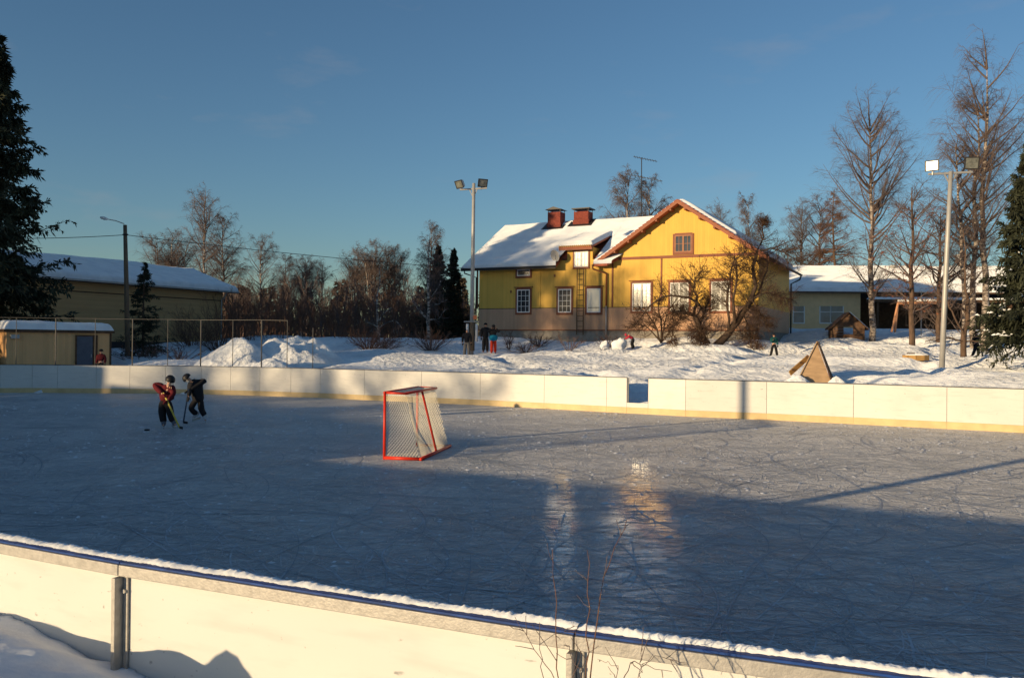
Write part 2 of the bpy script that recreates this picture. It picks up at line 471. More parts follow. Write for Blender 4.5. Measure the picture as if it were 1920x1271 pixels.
M_TILE = mat('red_roof_tile', (0.36, 0.10, 0.05), 0.7, 0.2, 5)
M_BRICK = mat('chimney_brick', (0.20, 0.045, 0.03), 0.85, 0.3, 9, bump=0.3, bscale=24)
M_STONE = mat('grey_foundation', (0.30, 0.27, 0.23), 0.9, 0.2, 3, bump=0.3, bscale=8)
M_DARKM = mat('dark_metal', (0.035, 0.033, 0.034), 0.5)
M_GLASSD = mat('dark_window_glass', (0.035, 0.04, 0.05), 0.05, 0.5, 1.2, spec=0.8)
M_GLASSC = mat('curtained_window_glass', (0.34, 0.33, 0.30), 0.10, 0.55, 2.4, spec=0.8)
M_BLIND = mat('cream_blind_behind_glass', (0.78, 0.74, 0.62), 0.07, 0.05, 2, spec=0.8)
M_YEL = clad_mat('yellow_board_cladding', (0.74, 0.45, 0.09), 0.155)
M_LILAC = clad_mat('pinkish_brown_cladding', (0.56, 0.34, 0.21), 0.155)
M_OCHRE = clad_mat('ochre_horizontal_cladding', (0.50, 0.31, 0.14), 0.17, 'Z')
M_SHED = clad_mat('tan_shed_cladding', (0.74, 0.42, 0.19), 0.14)
M_SCHOOL = mat('pale_yellow_render', (0.80, 0.55, 0.29), 0.8, 0.08, 2)
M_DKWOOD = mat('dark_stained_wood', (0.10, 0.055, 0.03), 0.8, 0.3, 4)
M_LOG = mat('weathered_log_wood', (0.13, 0.075, 0.045), 0.85, 0.35, 3, bump=0.4, bscale=14)
M_BIRCH = bark_birch()
M_TWIG = mat('birch_twig', (0.14, 0.105, 0.095), 0.85, 0.25, 1)
M_TWIGR = mat('reddish_twig', (0.16, 0.085, 0.055), 0.85, 0.3, 1)
M_BARK = mat('grey_brown_bark', (0.12, 0.078, 0.055), 0.9, 0.35, 3, bump=0.5, bscale=14, stretch=(3, 3, 0.8))
M_ABARK = mat('dark_apple_bark', (0.075, 0.05, 0.035), 0.9, 0.35, 3, bump=0.5, bscale=14)
M_ATWIG = mat('dark_apple_twig', (0.085, 0.048, 0.03), 0.9, 0.3, 1)
M_NEEDLE = mat('spruce_needles', (0.034, 0.040, 0.022), 0.75, 0.55, 0.9)
M_LEAF = mat('withered_oak_leaf', (0.20, 0.062, 0.028), 0.8, 0.4, 2)
M_APLEAF = mat('withered_apple_leaf', (0.055, 0.035, 0.022), 0.85, 0.4, 2)
M_LENS = mat('floodlight_glass', (0.16, 0.165, 0.14), 0.24, 0.5, 5, spec=0.9)

# ---------------------------------------------------------------- rink outline
far_px = [(0,736.5),(60,736),(107,736.5),(180,737),(243,737.5),(310,738),(377,739),(432,740.5),(487,742),(545,744),(600,746),(683,750),(790,754.5),(900,759.5),(1020,766),(1137,772.5),(1175,774.5),(1215,776.5),(1285,780.5),(1437,787),(1600,795),(1775,804),(1920,811.5)]
FAR = [on_z(x, y, 0).to_2d() for x, y in far_px]
# corner on the left outside the view, running back along the near side
left_corner = [Vector((-27.6, 17.6)), Vector((-28.6, 21.5)), Vector((-28.2, 25.5)), Vector((-26.3, 29.0)), FAR[0]-Vector((3.0, -0.15))*0.8]
BT = 1.10                                   # board height
near_px = [(0,1012),(236,1053),(660,1115.5),(1083,1183),(1500,1239),(1800,1279)]
NEAR = [on_z(x, y, BT).to_2d() for x, y in near_px]
dl = (NEAR[0]-NEAR[1]).normalized()
dl = (dl*0.3 + (-E2)*0.7).normalized()
near_left = [NEAR[0] + dl*k for k in (2.2, 4.4, 6.6, 8.8, 11, 13.2, 15.4, 17.6, 19.8, 22)]
dr = (NEAR[-1]-NEAR[-2]).normalized()
near_right = [NEAR[-1] + dr*k for k in (2.2, 4.4, 8.8, 13.2, 17.6)]
fr_d = (FAR[-1]-FAR[-3]).normalized()
far_right = [FAR[-1] + fr_d*k for k in (2.2, 4.4, 8, 12)]
lc = [near_left[-1] + (left_corner[1]-near_left[-1])*0.45 + Vector((-1.2,-0.2))] + left_corner[1:]
POLY = list(reversed(near_left)) + NEAR + near_right + list(reversed(far_right)) + list(reversed(FAR)) + list(reversed(lc))
PX = np.array([p.x for p in POLY]); PY = np.array([p.y for p in POLY])
def inside(x, y):
    x = np.asarray(x); y = np.asarray(y); r = np.zeros(x.shape, bool); n = len(PX); j = n-1
    for i in range(n):
        c = ((PY[i] > y) != (PY[j] > y)) & (x < (PX[j]-PX[i])*(y-PY[i])/(PY[j]-PY[i]+1e-12)+PX[i])
        r ^= c; j = i
    return r
def rdist(x, y):
    d = np.full(np.shape(x), 1e9); n = len(PX)
    for i in range(n):
        j = (i+1) % n
        ax, ay, bx, by = PX[i], PY[i], PX[j], PY[j]
        vx, vy = bx-ax, by-ay; l = vx*vx+vy*vy+1e-12
        t = np.clip(((x-ax)*vx+(y-ay)*vy)/l, 0, 1)
        d = np.minimum(d, np.hypot(x-ax-t*vx, y-ay-t*vy))
    return d

# ---------------------------------------------------------------- terrain
ctl = []
def cp(px, py, D): ctl.append(tuple(at(px, py, D)))
for x, y, D in [(660,692,38),(760,690,38),(873,671,49),(1000,671,46),(1000,693,37),(1150,676,44),(1300,690,36),(1300,669,45),(1450,690,36),(1450,668,48.5),
                (1190,657,51),(1330,652,50.5),(1060,650,52),(930,660,52),(905,636,61.5),(1000,635,60.5),(1137,635.5,57.5),(1300,637,54.5),(1420,641,52.8),
                (1490,645,58),(1530,622,61),(1595,640,57),(1640,641,56),(1710,650,51),(1620,672,44),(1700,672,43),(1808,673,44),(1845,668,47),(1905,692,38),
                (1765,691,39.5),(1600,700,33),(1850,705,32),(1700,620,68),(1850,622,68),(1500,618,76),
                (300,674,44),(240,670,49),(270,660,53),(330,655,56),(190,664,48),(430,645,62),(620,636,62),(700,640,56),(800,640,57),(640,655,50),(760,660,48),(560,632,70)]:
    cp(x, y, D)
for p in FAR[:8]: ctl.append((p.x+0.6*N2.x, p.y+1.5, 0.55))
for p in FAR[8:]+far_right: ctl.append((p.x+1.0*N2.x, p.y+1.0*N2.y, 0.82))
for x, y, z in [(-24,41,0.45),(-20,43,0.5),(-27,44,0.6),(-35,40,0.8),(-45,50,1.2),(-60,30,1.0),(-34,25,0.7),(-34,10,0.7),(-20,5,0.6),(-8,2,0.6),(-3,-2,0.6),(0,0,0.55),(5,-3,0.55),(15,-10,0.6),
                (0,-15,0.8),(-25,-15,0.9),(40,20,1.2),(50,40,2.2),(45,60,3.2),(30,85,3.6),(60,90,3.8),(0,90,2.6),(-30,70,2.2),(-40,90,2.5),(-15,80,2.4),(20,110,3.5),(-10,140,3.0),(90,120,4),(-90,100,3),(-60,-40,1),(40,-40,1),(90,0,1.5),(-110,20,1.2)]:
    ctl.append((x, y, z))
CTL = np.array(ctl)
def ground(x, y):
    x = np.atleast_1d(np.asarray(x, dtype=np.float64)); y = np.atleast_1d(np.asarray(y, dtype=np.float64))
    num = np.zeros(x.shape); den = np.zeros(x.shape)
    for a, b, z in CTL:
        d2 = (x-a)**2+(y-b)**2+1.2
        w = 1.0/(d2**1.9)
        num += w*z; den += w
    return num/den
def gz(x, y): return float(ground(x, y)[0])

def axis(parts):
    out = []
    for a, b, s in parts:
        n = max(1, int(round((b-a)/s)))
        out += list(np.linspace(a, b, n, endpoint=False))
    out.append(parts[-1][1])
    return np.array(out)
ax_a = axis([(-4000,-900,500),(-900,-240,110),(-240,-70,17),(-70,-34,2.4),(-34,34,0.34),(34,70,2.4),(70,240,17),(240,900,110),(900,4000,500)])
ax_b = axis([(-4000,-900,500),(-900,-200,100),(-200,-40,16),(-40,-4,2.0),(-4,22,1.3),(22,62,0.3),(62,120,2.6),(120,300,18),(300,900,100),(900,4000,500)])
A, B = np.meshgrid(ax_a, ax_b)
O0 = Vector((2.0, 2.5))
GX = O0.x + A*E2.x + B*N2.x; GY = O0.y + A*E2.y + B*N2.y
GZ = ground(GX, GY)
amp = np.clip(1.0 - (np.hypot(GX-2, GY-45)-40)/60, 0.05, 1)
tread = np.clip(0.5+2.2*fbm(GX, GY, 0.11, 13, 2), 0.12, 1.3)
lump = 0.34*fbm(GX, GY, 0.16, 1, 3) + 0.18*fbm(GX, GY, 0.45, 4, 2) + 0.13*tread*fbm(GX, GY, 1.4, 7, 2)
foot = np.clip(-vnoise(GX, GY, 1.25, 21)-0.12, 0, 1)*0.30*tread
GZ = GZ + (lump-foot)*amp
rt_ = np.random.RandomState(404)
def track(pts, w, dep, lip=0.3):
    global GZ
    for (ax, ay), (bx, by) in zip(pts[:-1], pts[1:]):
        vx, vy = bx-ax, by-ay; l2 = vx*vx+vy*vy
        t_ = np.clip(((GX-ax)*vx+(GY-ay)*vy)/l2, 0, 1); dd = np.hypot(GX-ax-t_*vx, GY-ay-t_*vy)
        GZ = GZ - dep*np.exp(-(dd/w)**2) + dep*lip*np.exp(-((dd-2*w)/w)**2)
track([(4.2,28),(3.0,34),(0.5,40),(-1.5,47)], 0.45, 0.16)
track([(4.6,28),(7.5,35),(11,42),(15,48.5),(20,54)], 0.4, 0.14)
track([(-4,46),(2,47.5),(7,49.5),(13,48)], 0.4, 0.12)
track([(16,32),(19,40),(23,46),(26,55)], 0.4, 0.13)
for k in range(14):   # loose footprints
    x_, y_ = rt_.uniform(-4, 24), rt_.uniform(34, 50); a_ = rt_.rand()*6.28
    for j in range(rt_.randint(8, 22)):
        x_ += 0.62*math.cos(a_); y_ += 0.62*math.sin(a_); a_ += rt_.normal(0, 0.18)
        GZ = GZ - 0.13*np.exp(-((GX-x_-0.1*(-1)**j)**2+(GY-y_)**2)/0.05)
RD = rdist(GX, GY); INS = inside(GX, GY)
GZ = np.where(INS | (RD < 0.42), -0.45, GZ)
edge = (~INS) & (RD >= 0.42) & (RD < 2.5) & (GY > 20)
GZ = np.where(edge, np.minimum(GZ, 0.93), GZ)
g_c = (FAR[16]+FAR[17])/2
gd = np.hypot(GX-g_c.x, GY-g_c.y)
GZ = np.where(gd < 4.5, np.minimum(GZ, 0.12+0.22*gd), GZ)
# house plinth stays clear
nb, na = A.shape
idx = np.arange(nb*na).reshape(nb, na)
Q = np.stack([idx[:-1,:-1], idx[:-1,1:], idx[1:,1:], idx[1:,:-1]], -1).reshape(-1, 4)
gnd = np_obj('snowy_ground', np.stack([GX, GY, GZ], -1).reshape(-1, 3), Q, M_SNOW, smooth=True)
tag(gnd, kind='structure')

# ice sheet
m = MB()
m.v = [(p.x, p.y, 0.0) for p in POLY]; m.f = [tuple(range(len(POLY)))]; m.m = [0]
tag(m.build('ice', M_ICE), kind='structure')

# skate cuts and shaved snow lying on the ice
rs = np.random.RandomState(77)
def skate_marks(n, wlo, whi, name, mt, z):
    K = 11; tt = np.linspace(0, 1, K)[None]
    D = 4.5+26*rs.rand(n)**1.4; x = rs.uniform(-0.75, 0.75, n)*D
    a = np.where(rs.rand(n) < 0.45, rs.rand(n)*math.pi*2, rs.normal(-0.45, 0.35, n))
    ln = rs.uniform(0.5, 4.5, n); cu = rs.normal(0, 0.45, n)*np.where(rs.rand(n) < 0.15, 2.5, 1)
    an = a[:,None]+cu[:,None]*tt*ln[:,None]*0.6
    px_ = x[:,None]+np.cumsum(np.cos(an), 1)*ln[:,None]/K; py_ = D[:,None]+np.cumsum(np.sin(an), 1)*ln[:,None]/K
    ok = inside(px_, py_).all(1) & (rdist(px_, py_) > 0.3).all(1)
    px_, py_, an = px_[ok], py_[ok], an[ok]; n = len(px_)
    w = rs.uniform(wlo, whi, (n,1))*np.sin(math.pi*(0.06+0.88*tt))
    P = np.empty((n, K, 2, 3)); zz = z+rs.rand(n,1)*0.002
    P[:,:,0,0] = px_-np.sin(an)*w; P[:,:,0,1] = py_+np.cos(an)*w; P[:,:,1,0] = px_+np.sin(an)*w; P[:,:,1,1] = py_-np.cos(an)*w
    P[:,:,0,2] = zz; P[:,:,1,2] = zz
    b = np.arange(n*K*2).reshape(n, K, 2)
    q = np.stack([b[:,:-1,0], b[:,:-1,1], b[:,1:,1], b[:,1:,0]], -1).reshape(-1,4)
    return np_obj(name, P.reshape(-1,3), q, mt)
tag(skate_marks(2600, 0.003, 0.010, 'skate_marks', mat('shaved_ice', (0.55, 0.57, 0.60), 0.8, 0.2, 6), 0.004), 'pale curved skate cuts all over the ice', 'skate marks', kind='stuff')
tag(skate_marks(1100, 0.003, 0.009, 'skate_grooves', mat('dark_ice_groove', (0.25, 0.29, 0.34), 0.4, 0.2, 6), 0.0075), 'dark glassy skate grooves all over the ice', 'skate marks', kind='stuff')
n = 4500
D = 5+23*rs.rand(n)**0.8; x = rs.uniform(-0.62, 0.62, n)*D
cl = fbm(x, D, 0.5, 31, 3); kp = inside(x, D) & (cl > -0.05) & (rdist(x, D) > 0.15)
x, D = x[kp], D[kp]; n = len(x)
sz = (0.005+0.017*rs.rand(n)**3)*(0.6+D/22); a = rs.rand(n)*6.28
c = np.stack([x, D, 0*x], 1)
dv = np.stack([np.cos(a), np.sin(a), 0*a], 1)*sz[:,None]*(1+2*rs.rand(n,1)); sv = np.stack([-np.sin(a), np.cos(a), 0*a], 1)*sz[:,None]
P = np.stack([c-dv, c-sv, c+dv, c+sv, c+np.array([0,0,1.0])*sz[:,None]*0.8], 1).reshape(-1,3)
b_ = np.arange(n)[:,None]*5
q = np.concatenate([b_+np.array([0,1,4]), b_+np.array([1,2,4]), b_+np.array([2,3,4]), b_+np.array([3,0,4])])
tag(np_obj('ice_shavings', P, q, mat('snow_crumbs', (0.82, 0.83, 0.85), 0.8, 0.05, 5)), 'scattered crumbs of shaved snow on the ice', 'snow', kind='stuff')

# ---------------------------------------------------------------- rink boards
def seg_panel(p, q, z0, z1, thick, side, gap=0.006):
    """upright slab between plan points; side: +1 thickness towards the left of p->q"""
    t = (q-p).normalized(); nn = Vector((-t.y, t.x))*side*thick
    p = p + t*gap; q = q - t*gap
    return [(p.x,p.y,z0),(q.x,q.y,z0),(q.x+nn.x,q.y+nn.y,z0),(p.x+nn.x,p.y+nn.y,z0),
            (p.x,p.y,z1),(q.x,q.y,z1),(q.x+nn.x,q.y+nn.y,z1),(p.x+nn.x,p.y+nn.y,z1)]
def far_boards(pts, label, side=1):
    c = pts[len(pts)//2]
    root = empty('rink_boards', (c.x, c.y, 0), label, 'rink boards', group='white boards around the rink')
    inv = Vector((c.x, c.y))
    P = [p-inv for p in pts]
    for p, q in zip(P[:-1], P[1:]):
        if (q-p).length < 0.3: continue
        MB().hexa(seg_panel(p, q, 0.19, BT, 0.03, side)).build('panel', M_BOARD, root)
        t = (q-p).normalized(); nn = Vector((-t.y, t.x))*side
        MB().hexa(seg_panel(p-nn*0.012, q-nn*0.012, -0.03, 0.188, 0.04, side, 0.002)).build('kick_strip', M_KICK, root)
        MB().hexa(seg_panel(p-nn*0.008, q-nn*0.008, BT+0.001, BT+0.024, 0.09, side, 0.001)).build('cap_rail', M_CAPD, root)
        b = q + nn*0.06
        MB().box(b.x-0.03, b.x+0.03, b.y-0.03, b.y+0.03, -0.2, BT-0.02).build('post', M_GALV, root)
    return root
gate = far_px.index((1175,774.5))
far_boards(lc[::-1][:0] + [lc[2], lc[3], lc[4]] + FAR[:12], 'curved white boards at the far left corner, behind the two skaters')
far_boards(FAR[11:gate+1], 'white far boards between the goal and the gate opening')
far_boards(FAR[gate+1:]+far_right, 'sunlit white far boards right of the gate opening, below the plywood tent')
# gate sill and jambs
g0, g1 = FAR[gate], FAR[gate+1]
gt = (g1-g0).normalized(); gn = Vector((-gt.y, gt.x))
gc = (g0+g1)/2
gr = empty('board_gate', (gc.x, gc.y, 0), 'open gate gap in the far boards with a low white sill', 'gate')
hw = (g1-g0).length/2
rot = math.atan2(gt.y, gt.x); gr.rotation_euler.z = rot
MB().box(-hw+0.004, hw-0.004, 0.0, 0.03, 0.19, 0.33).build('sill', M_BOARD, gr)
MB().box(-hw+0.004, hw-0.004, -0.012, 0.03, -0.03, 0.188).build('kick_strip', M_KICK, gr)
for sx in (-1, 1):
    MB().box(sx*hw-0.02, sx*hw+0.02, 0.035, 0.14, 0.0, BT-0.01).build('jamb', M_DARKM, gr)

na_, nv_ = 26, 30
U, V = np.meshgrid(np.linspace(-1.6, 1.6, na_), np.linspace(0.05, 3.0, nv_))
AX = gc.x+gt.x*U+gn.x*V; AY = gc.y+gt.y*U+gn.y*V
AZ = 0.24+0.13*V+0.05*fbm(AX, AY, 2.2, 5, 3)-np.where((V > 2.9) | (np.abs(U) > 1.5), 0.5, 0)
id_ = np.arange(na_*nv_).reshape(nv_, na_)
tag(np_obj('gate_path', np.stack([AX, AY, AZ], -1).reshape(-1,3), np.stack([id_[:-1,:-1], id_[:-1,1:], id_[1:,1:], id_[1:,:-1]], -1).reshape(-1,4), M_SNOW, smooth=True), kind='structure')

# near boards: galvanised frame outside, white panels, blue cap, snow on top
def near_boards(pts, label):
    c = pts[len(pts)//2]
    root = empty('rink_boards', (c.x, c.y, 0), label, 'rink boards', group='white boards around the rink')
    P = [p-c for p in pts]
    for i, (p, q) in enumerate(zip(P[:-1], P[1:])):
        t = (q-p).normalized(); nn = Vector((-t.y, t.x))        # nn: into the rink
        MB().hexa(seg_panel(p, q, 0.0, BT-0.005, 0.014, 1, 0.003)).build('panel', M_BOARD, root)
        MB().hexa(seg_panel(p-nn*0.045, q-nn*0.045, BT-0.056, BT-0.004, 0.043, 1, 0.0015)).build('top_rail', M_GALV, root, bevel=0.004)
        MB().hexa(seg_panel(p-nn*0.036, q-nn*0.036, BT-0.002, BT+0.007, 0.075, 1, 0.002)).build('cap_rail', M_BLUE, root, bevel=0.0012)
        # snow lying on the cap
        n = max(6, int((q-p).length/0.011)); v = []; w = 11
        rs = np.random.RandomState(900+i)
        gx = np.linspace(0, 1, n)
        for k in range(n):
            base = p + (q-p)*gx[k]; s_ = gx[k]*(q-p).length
            h = max(0.002, 0.004+0.020*float(vnoise(s_, i*3.7, 7, 2)+0.5)*float(vnoise(s_, i*2.1, 1.3, 6)+0.75)+0.008*rs.rand()**2)
            wl_ = -0.004+0.016*float(vnoise(s_, 7+i, 14, 3))
            for j in range(w):
                a = math.pi*j/(w-1)
                off = (0.024+wl_*0.6) - (0.026-0.3*wl_)*math.cos(a) + 0.009*(rs.rand()-0.5)
                b = base + nn*off
                v.append((b.x, b.y, BT+0.0080 + h*math.sin(a) + 0.004*(rs.rand()-0.5)*math.sin(a)))
        id_ = np.arange(n*w).reshape(n, w)
        q_ = np.stack([id_[:-1,:-1], id_[1:,:-1], id_[1:,1:], id_[:-1,1:]], -1).reshape(-1,4)
        tag(np_obj('snow_cap', v, q_, M_SNOWF, root, True), kind='stuff')
    for i in range(len(P)):
        p = P[i]; a = P[max(i-1,0)]; b = P[min(i+1,len(P)-1)]
        t = (b-a).normalized(); nn = Vector((-t.y, t.x))
        m = MB()
        # box section with a flange and an inner lip
        for (s0, s1, d0, d1) in ((-0.024, 0.0, -0.060, -0.004), (0.001, 0.030, -0.014, -0.004)):
            cs = [p+t*s0+nn*d0, p+t*s1+nn*d0, p+t*s1+nn*d1, p+t*s0+nn*d1]
            m.hexa([(k.x,k.y,-0.1) for k in cs]+[(k.x,k.y,BT-0.064) for k in cs])
        po = m.build('post', M_GALV, root, bevel=0.003)
        bp_ = p+t*0.015-nn*0.014
        MB().tube([(bp_.x,bp_.y,BT-0.13),(bp_.x-nn.x*0.012,bp_.y-nn.y*0.012,BT-0.13)], 0.011, 6).build('bolt', M_STEEL, po)
    return root
# panels are about two metres: posts at the two visible joints
npts = [near_left[1], near_left[0]+(NEAR[0]-near_left[0])*0.0]
near_posts = [near_left[3], near_left[1], NEAR[1], NEAR[3]]
def along(a, b, k): return a+(b-a)*k
NB = [near_left[3], near_left[2], near_left[1], near_left[0]]
nb_line = [near_left[0], NEAR[1], NEAR[3], NEAR[-1]+dr*0.15, near_right[0]+dr*0.2]
near_boards(nb_line, 'near white boards in galvanised frame with blue snowy cap rail in the foreground')
near_boards([near_left[9], near_left[7], near_left[5], near_left[3], near_left[1]+Vector((0,0)), near_left[0]], 'near white boards continuing left of the foreground')

# snow bank between camera and near boards
xs = np.linspace(-6.0, 4.0, 250); ys = np.linspace(0.0, 7.6, 190)
BX, BY = np.meshgrid(xs, ys)
def near_line_y(x):
    pts = sorted([(p.x, p.y) for p in [near_left[3], near_left[1]]+nb_line])
    return np.interp(x, [p[0] for p in pts], [p[1] for p in pts])
NLY = near_line_y(BX)
dist = NLY - BY
BZ = 0.645 + 0.06*fbm(BX, BY, 0.9, 3, 4) + 0.05*fbm(BX, BY, 2.6, 8, 3)+0.018*fbm(BX, BY, 8, 11, 2)
BZ = BZ - 0.05*np.clip((BX+1.2)/1.5, 0, 2) + 0.10*np.clip((-BX-1.5)/1.0, 0, 1.5)
BZ = BZ - 0.05*np.exp(-(dist/0.22)**2)
for (x, y, h, s) in [(-2.66,2.64,0.15,0.085),(-2.74,2.58,0.08,0.26),(-3.5,3.45,0.10,0.35),(-4.3,4.1,0.10,0.30),(-2.2,3.35,0.10,0.18),(-1.9,3.2,0.09,0.12),(-1.62,3.34,0.10,0.13)]:
    BZ += h*np.exp(-((BX-x)**2+(BY-y)**2)/(2*s*s))
dy_ = ys[1]-ys[0]
BZ = np.where(dist < -dy_, -0.4, BZ)
BYc = np.where(dist < 0.003, NLY+0.003, BY)
n1, n2 = BX.shape
idx = np.arange(n1*n2).reshape(n1, n2)
Q = np.stack([idx[:-1,:-1], idx[:-1,1:], idx[1:,1:], idx[1:,:-1]], -1).reshape(-1,4)
tag(np_obj('snow_bank', np.stack([BX, BYc, BZ], -1).reshape(-1,3), Q, M_SNOWF, smooth=True), kind='structure')

# ---------------------------------------------------------------- snow piles beyond the boards
def snow_pile(c, rx, ry, h, seed, label, rz=0.0, mt=None, n=46, rough=0.18):
    g = np.linspace(-1, 1, n); X, Y = np.meshgrid(g, g)
    rr = np.sqrt(X*X+Y*Y)
    Z = np.clip(1-rr**1.6, 0, 1)**0.9
    Z = h*(Z*(1+0.5*fbm(X, Y, 2.2, seed, 3)) + rough*fbm(X, Y, 4.5, seed+5, 3)*np.clip(1.2-rr, 0, 1)) - 0.15
    Z = np.where(rr > 1.0, -0.5, Z)
    id_ = np.arange(n*n).reshape(n, n)
    q = np.stack([id_[:-1,:-1], id_[:-1,1:], id_[1:,1:], id_[1:,:-1]], -1).reshape(-1,4)
    o = np_obj('snow_pile', np.stack([X*rx, Y*ry, Z], -1).reshape(-1,3), q, mt or M_SNOW, smooth=True)
    o.location = c; o.rotation_euler.z = rz
    return tag(o, label, 'snow pile', 'ploughed snow piles behind the boards')
def gp(px, D, dz=0.0):
    p = at(px, 640, D); return Vector((p.x, p.y, gz(p.x, p.y)+dz))
snow_pile(gp(455, 40.5), 2.6, 2.2, 1.35, 31, 'lower left snow pile behind the tall fence posts')
snow_pile(gp(556, 42.0), 2.7, 2.6, 1.75, 37, 'tallest ploughed snow pile behind the right end of the fence')
snow_pile(gp(505, 38.5), 2.2, 1.4, 0.75, 41, 'low snow pile in front of the two bigger piles, by the boards')

# ---------------------------------------------------------------- goal
gA = on_z(720.5, 861, 0); gB = on_z(782, 836.5, 0)
gw = (gB-gA).length
gy = (gB-gA).normalized()                      # across the mouth
gx_ = Vector((gy.y, -gy.x, 0))                 # out of the back
goal = empty('hockey_goal', gA, 'red steel hockey goal with white net standing on the ice', 'goal')
goal.rotation_euler.z = math.atan2(gy.y, gy.x) - math.pi/2
GH = 1.22; TD = 0.40; BD = 0.70
def tb(name, pts, r, mt=M_RED, n=8): return MB().tube(pts, r, n).build(name, mt, goal, smooth=True)
tb('post', [(0,0,0.0),(0,0,GH)], 0.026)
tb('post', [(0,gw,0.0),(0,gw,GH)], 0.026)
tb('crossbar', [(0,-0.03,GH),(0,gw+0.03,GH)], 0.026)
tb('base_bar', [(0,0,0.03),(BD,0,0.03)], 0.032)
tb('base_bar', [(0,gw,0.03),(BD,gw,0.03)], 0.03)
tb('base_bar', [(BD,-0.03,0.03),(BD,gw+0.03,0.03)], 0.032, M_RED)
tb('top_side_bar', [(0,0,GH),(TD,0,GH-0.01)], 0.022)
tb('top_side_bar', [(0,gw,GH),(TD,gw,GH-0.01)], 0.022)
tb('top_rear_bar', [(TD,0,GH-0.01),(TD,gw,GH-0.01)], 0.025, M_RED)
tb('rear_strut', [(TD,gw*0.5,GH-0.02),(BD,gw*0.5,0.04)], 0.022)
def net(name, f, nu, nv, r=0.0044):
    """diamond net on the patch f(u, v)"""
    ls = []
    st = 26
    for d in (-1, 1):
        for k in range(-nv, nu+nv):
            seg = []
            for s in np.linspace(0, 1, st):
                v = s; u = (k + d*s*nv)/nu
                if -0.001 <= u <= 1.001: seg.append(Vector(f(min(max(u,0),1), v)))
                else:
                    if len(seg) > 1: ls.append(seg)
                    seg = []
            if len(seg) > 1: ls.append(seg)
    m = MB()
    for s in ls: m.tube(s, r, 3, cap=False)
    return tag(m.build(name, M_NET, goal), kind='stuff')
bulge = lambda u, v: math.sin(math.pi*u)*math.sin(math.pi*v)
def xr(v): return BD + (TD-BD)*v
net('side_net', lambda u, v: (0.02+u*(xr(v)-0.03), 0.02+0.10*bulge(u, v), 0.04+v*(GH-0.05)), 11, 18)
net('side_net', lambda u, v: (0.02+u*(xr(v)-0.03), gw-0.02-0.05*bulge(u, v), 0.04+v*(GH-0.05)), 11, 18)
net('back_net', lambda u, v: (xr(v)-0.02-0.09*abs(math.sin(2*math.pi*u))*math.sin(math.pi*v), 0.02+u*(gw-0.04), 0.04+v*(GH-0.05)), 28, 18)
net('top_net', lambda u, v: (0.01+v*(TD-0.02), 0.02+u*(gw-0.04), GH-0.03*bulge(u, v)), 28, 6)
# ---------------------------------------------------------------- house
HA = at(1137, 640, 57.9).to_2d()
H0 = HA - E2*9.92
HZ = 2.42
house = empty('yellow_house', (H0.x, H0.y, HZ), 'yellow wooden house with snowy roof, gabled wing and brown window trim', 'house', math.atan2(E2.y, E2.x))
HM = Matrix.Translation((H0.x, H0.y, HZ)) @ Matrix.Rotation(math.atan2(E2.y, E2.x), 4, 'Z')
HI = HM.inverted()
def hl(px, py, y=0.0):
    """house coordinates (x, z) of the photo pixel on the facade plane"""
    d = HI.to_3x3() @ ray(px, py); o = HI @ Vector((0, 0, CAMZ))
    k = (y-o.y)/d.y; p = o + d*k
    return p.x, p.z
W1 = 9.92; W2 = 20.0; DP = 12.0
zl = hl(1000, 578)[1]; zf = 0.66
def hb(name, mt, parent, *boxes):
    m = MB()
    for b in boxes: m.box(*b)
    return m.build(name, mt, parent)
hb('foundation', M_STONE, house, (0.05, W2-0.05, 0.06, DP-0.06, -1.6, zf))
hb('lower_wall', M_LILAC, house, (0, W2, 0, DP, zf, zl))
ET = 5.52
up_wall = hb('upper_wall', M_YEL, house, (0.02, W2-0.02, 0.02, DP-0.02, zl, ET))
AP = 9.05; sl_ = 0.68
xm = (W1+W2)/2
MB().prism([(W1+0.03,0.02,ET+0.002),(W2-0.03,0.02,ET+0.002),(xm,0.02,ET+0.002+(W2-W1)/2*sl_)], (0,0.25,0)).build('gable_wall', M_YEL, house)
MB().prism([(0.02,0.02,ET+0.002),(0.02,DP-0.02,ET+0.002),(0.02,DP/2,ET+DP/2*0.6)], (0.2,0,0)).build('gable_wall', M_YEL, house)
hb('belt_board', M_DARKM, house, (-0.012, W2+0.012, -0.018, -0.001, zl-0.025, zl+0.02))
hb('water_board', M_TRIM, house, (-0.03, W2+0.03, -0.04, 0.0, zf-0.02, zf+0.05))
zb = hl(1260, 485)[1]
hb('gable_band', M_TRIM, house, (W1+0.0, W2, -0.03, 0.019, ET-0.12, ET+0.06))
for px in (1240, 1148.5):
    x, _ = hl(px, 520)
    hb('batten', M_TRIM, house, (x-0.05, x+0.05, -0.02, 0.019, zl+0.03 if px < 1200 else 2.6, ET-0.13))
for px in (895, 1012): # joint strip and corner board
    x, _ = hl(px, 560)
    hb('corner_board' if px < 900 else 'batten', M_TRIM if px < 900 else M_YEL, house, (x-0.06, x+0.06, -0.02, 0.019, zl+0.03, ET-0.3))

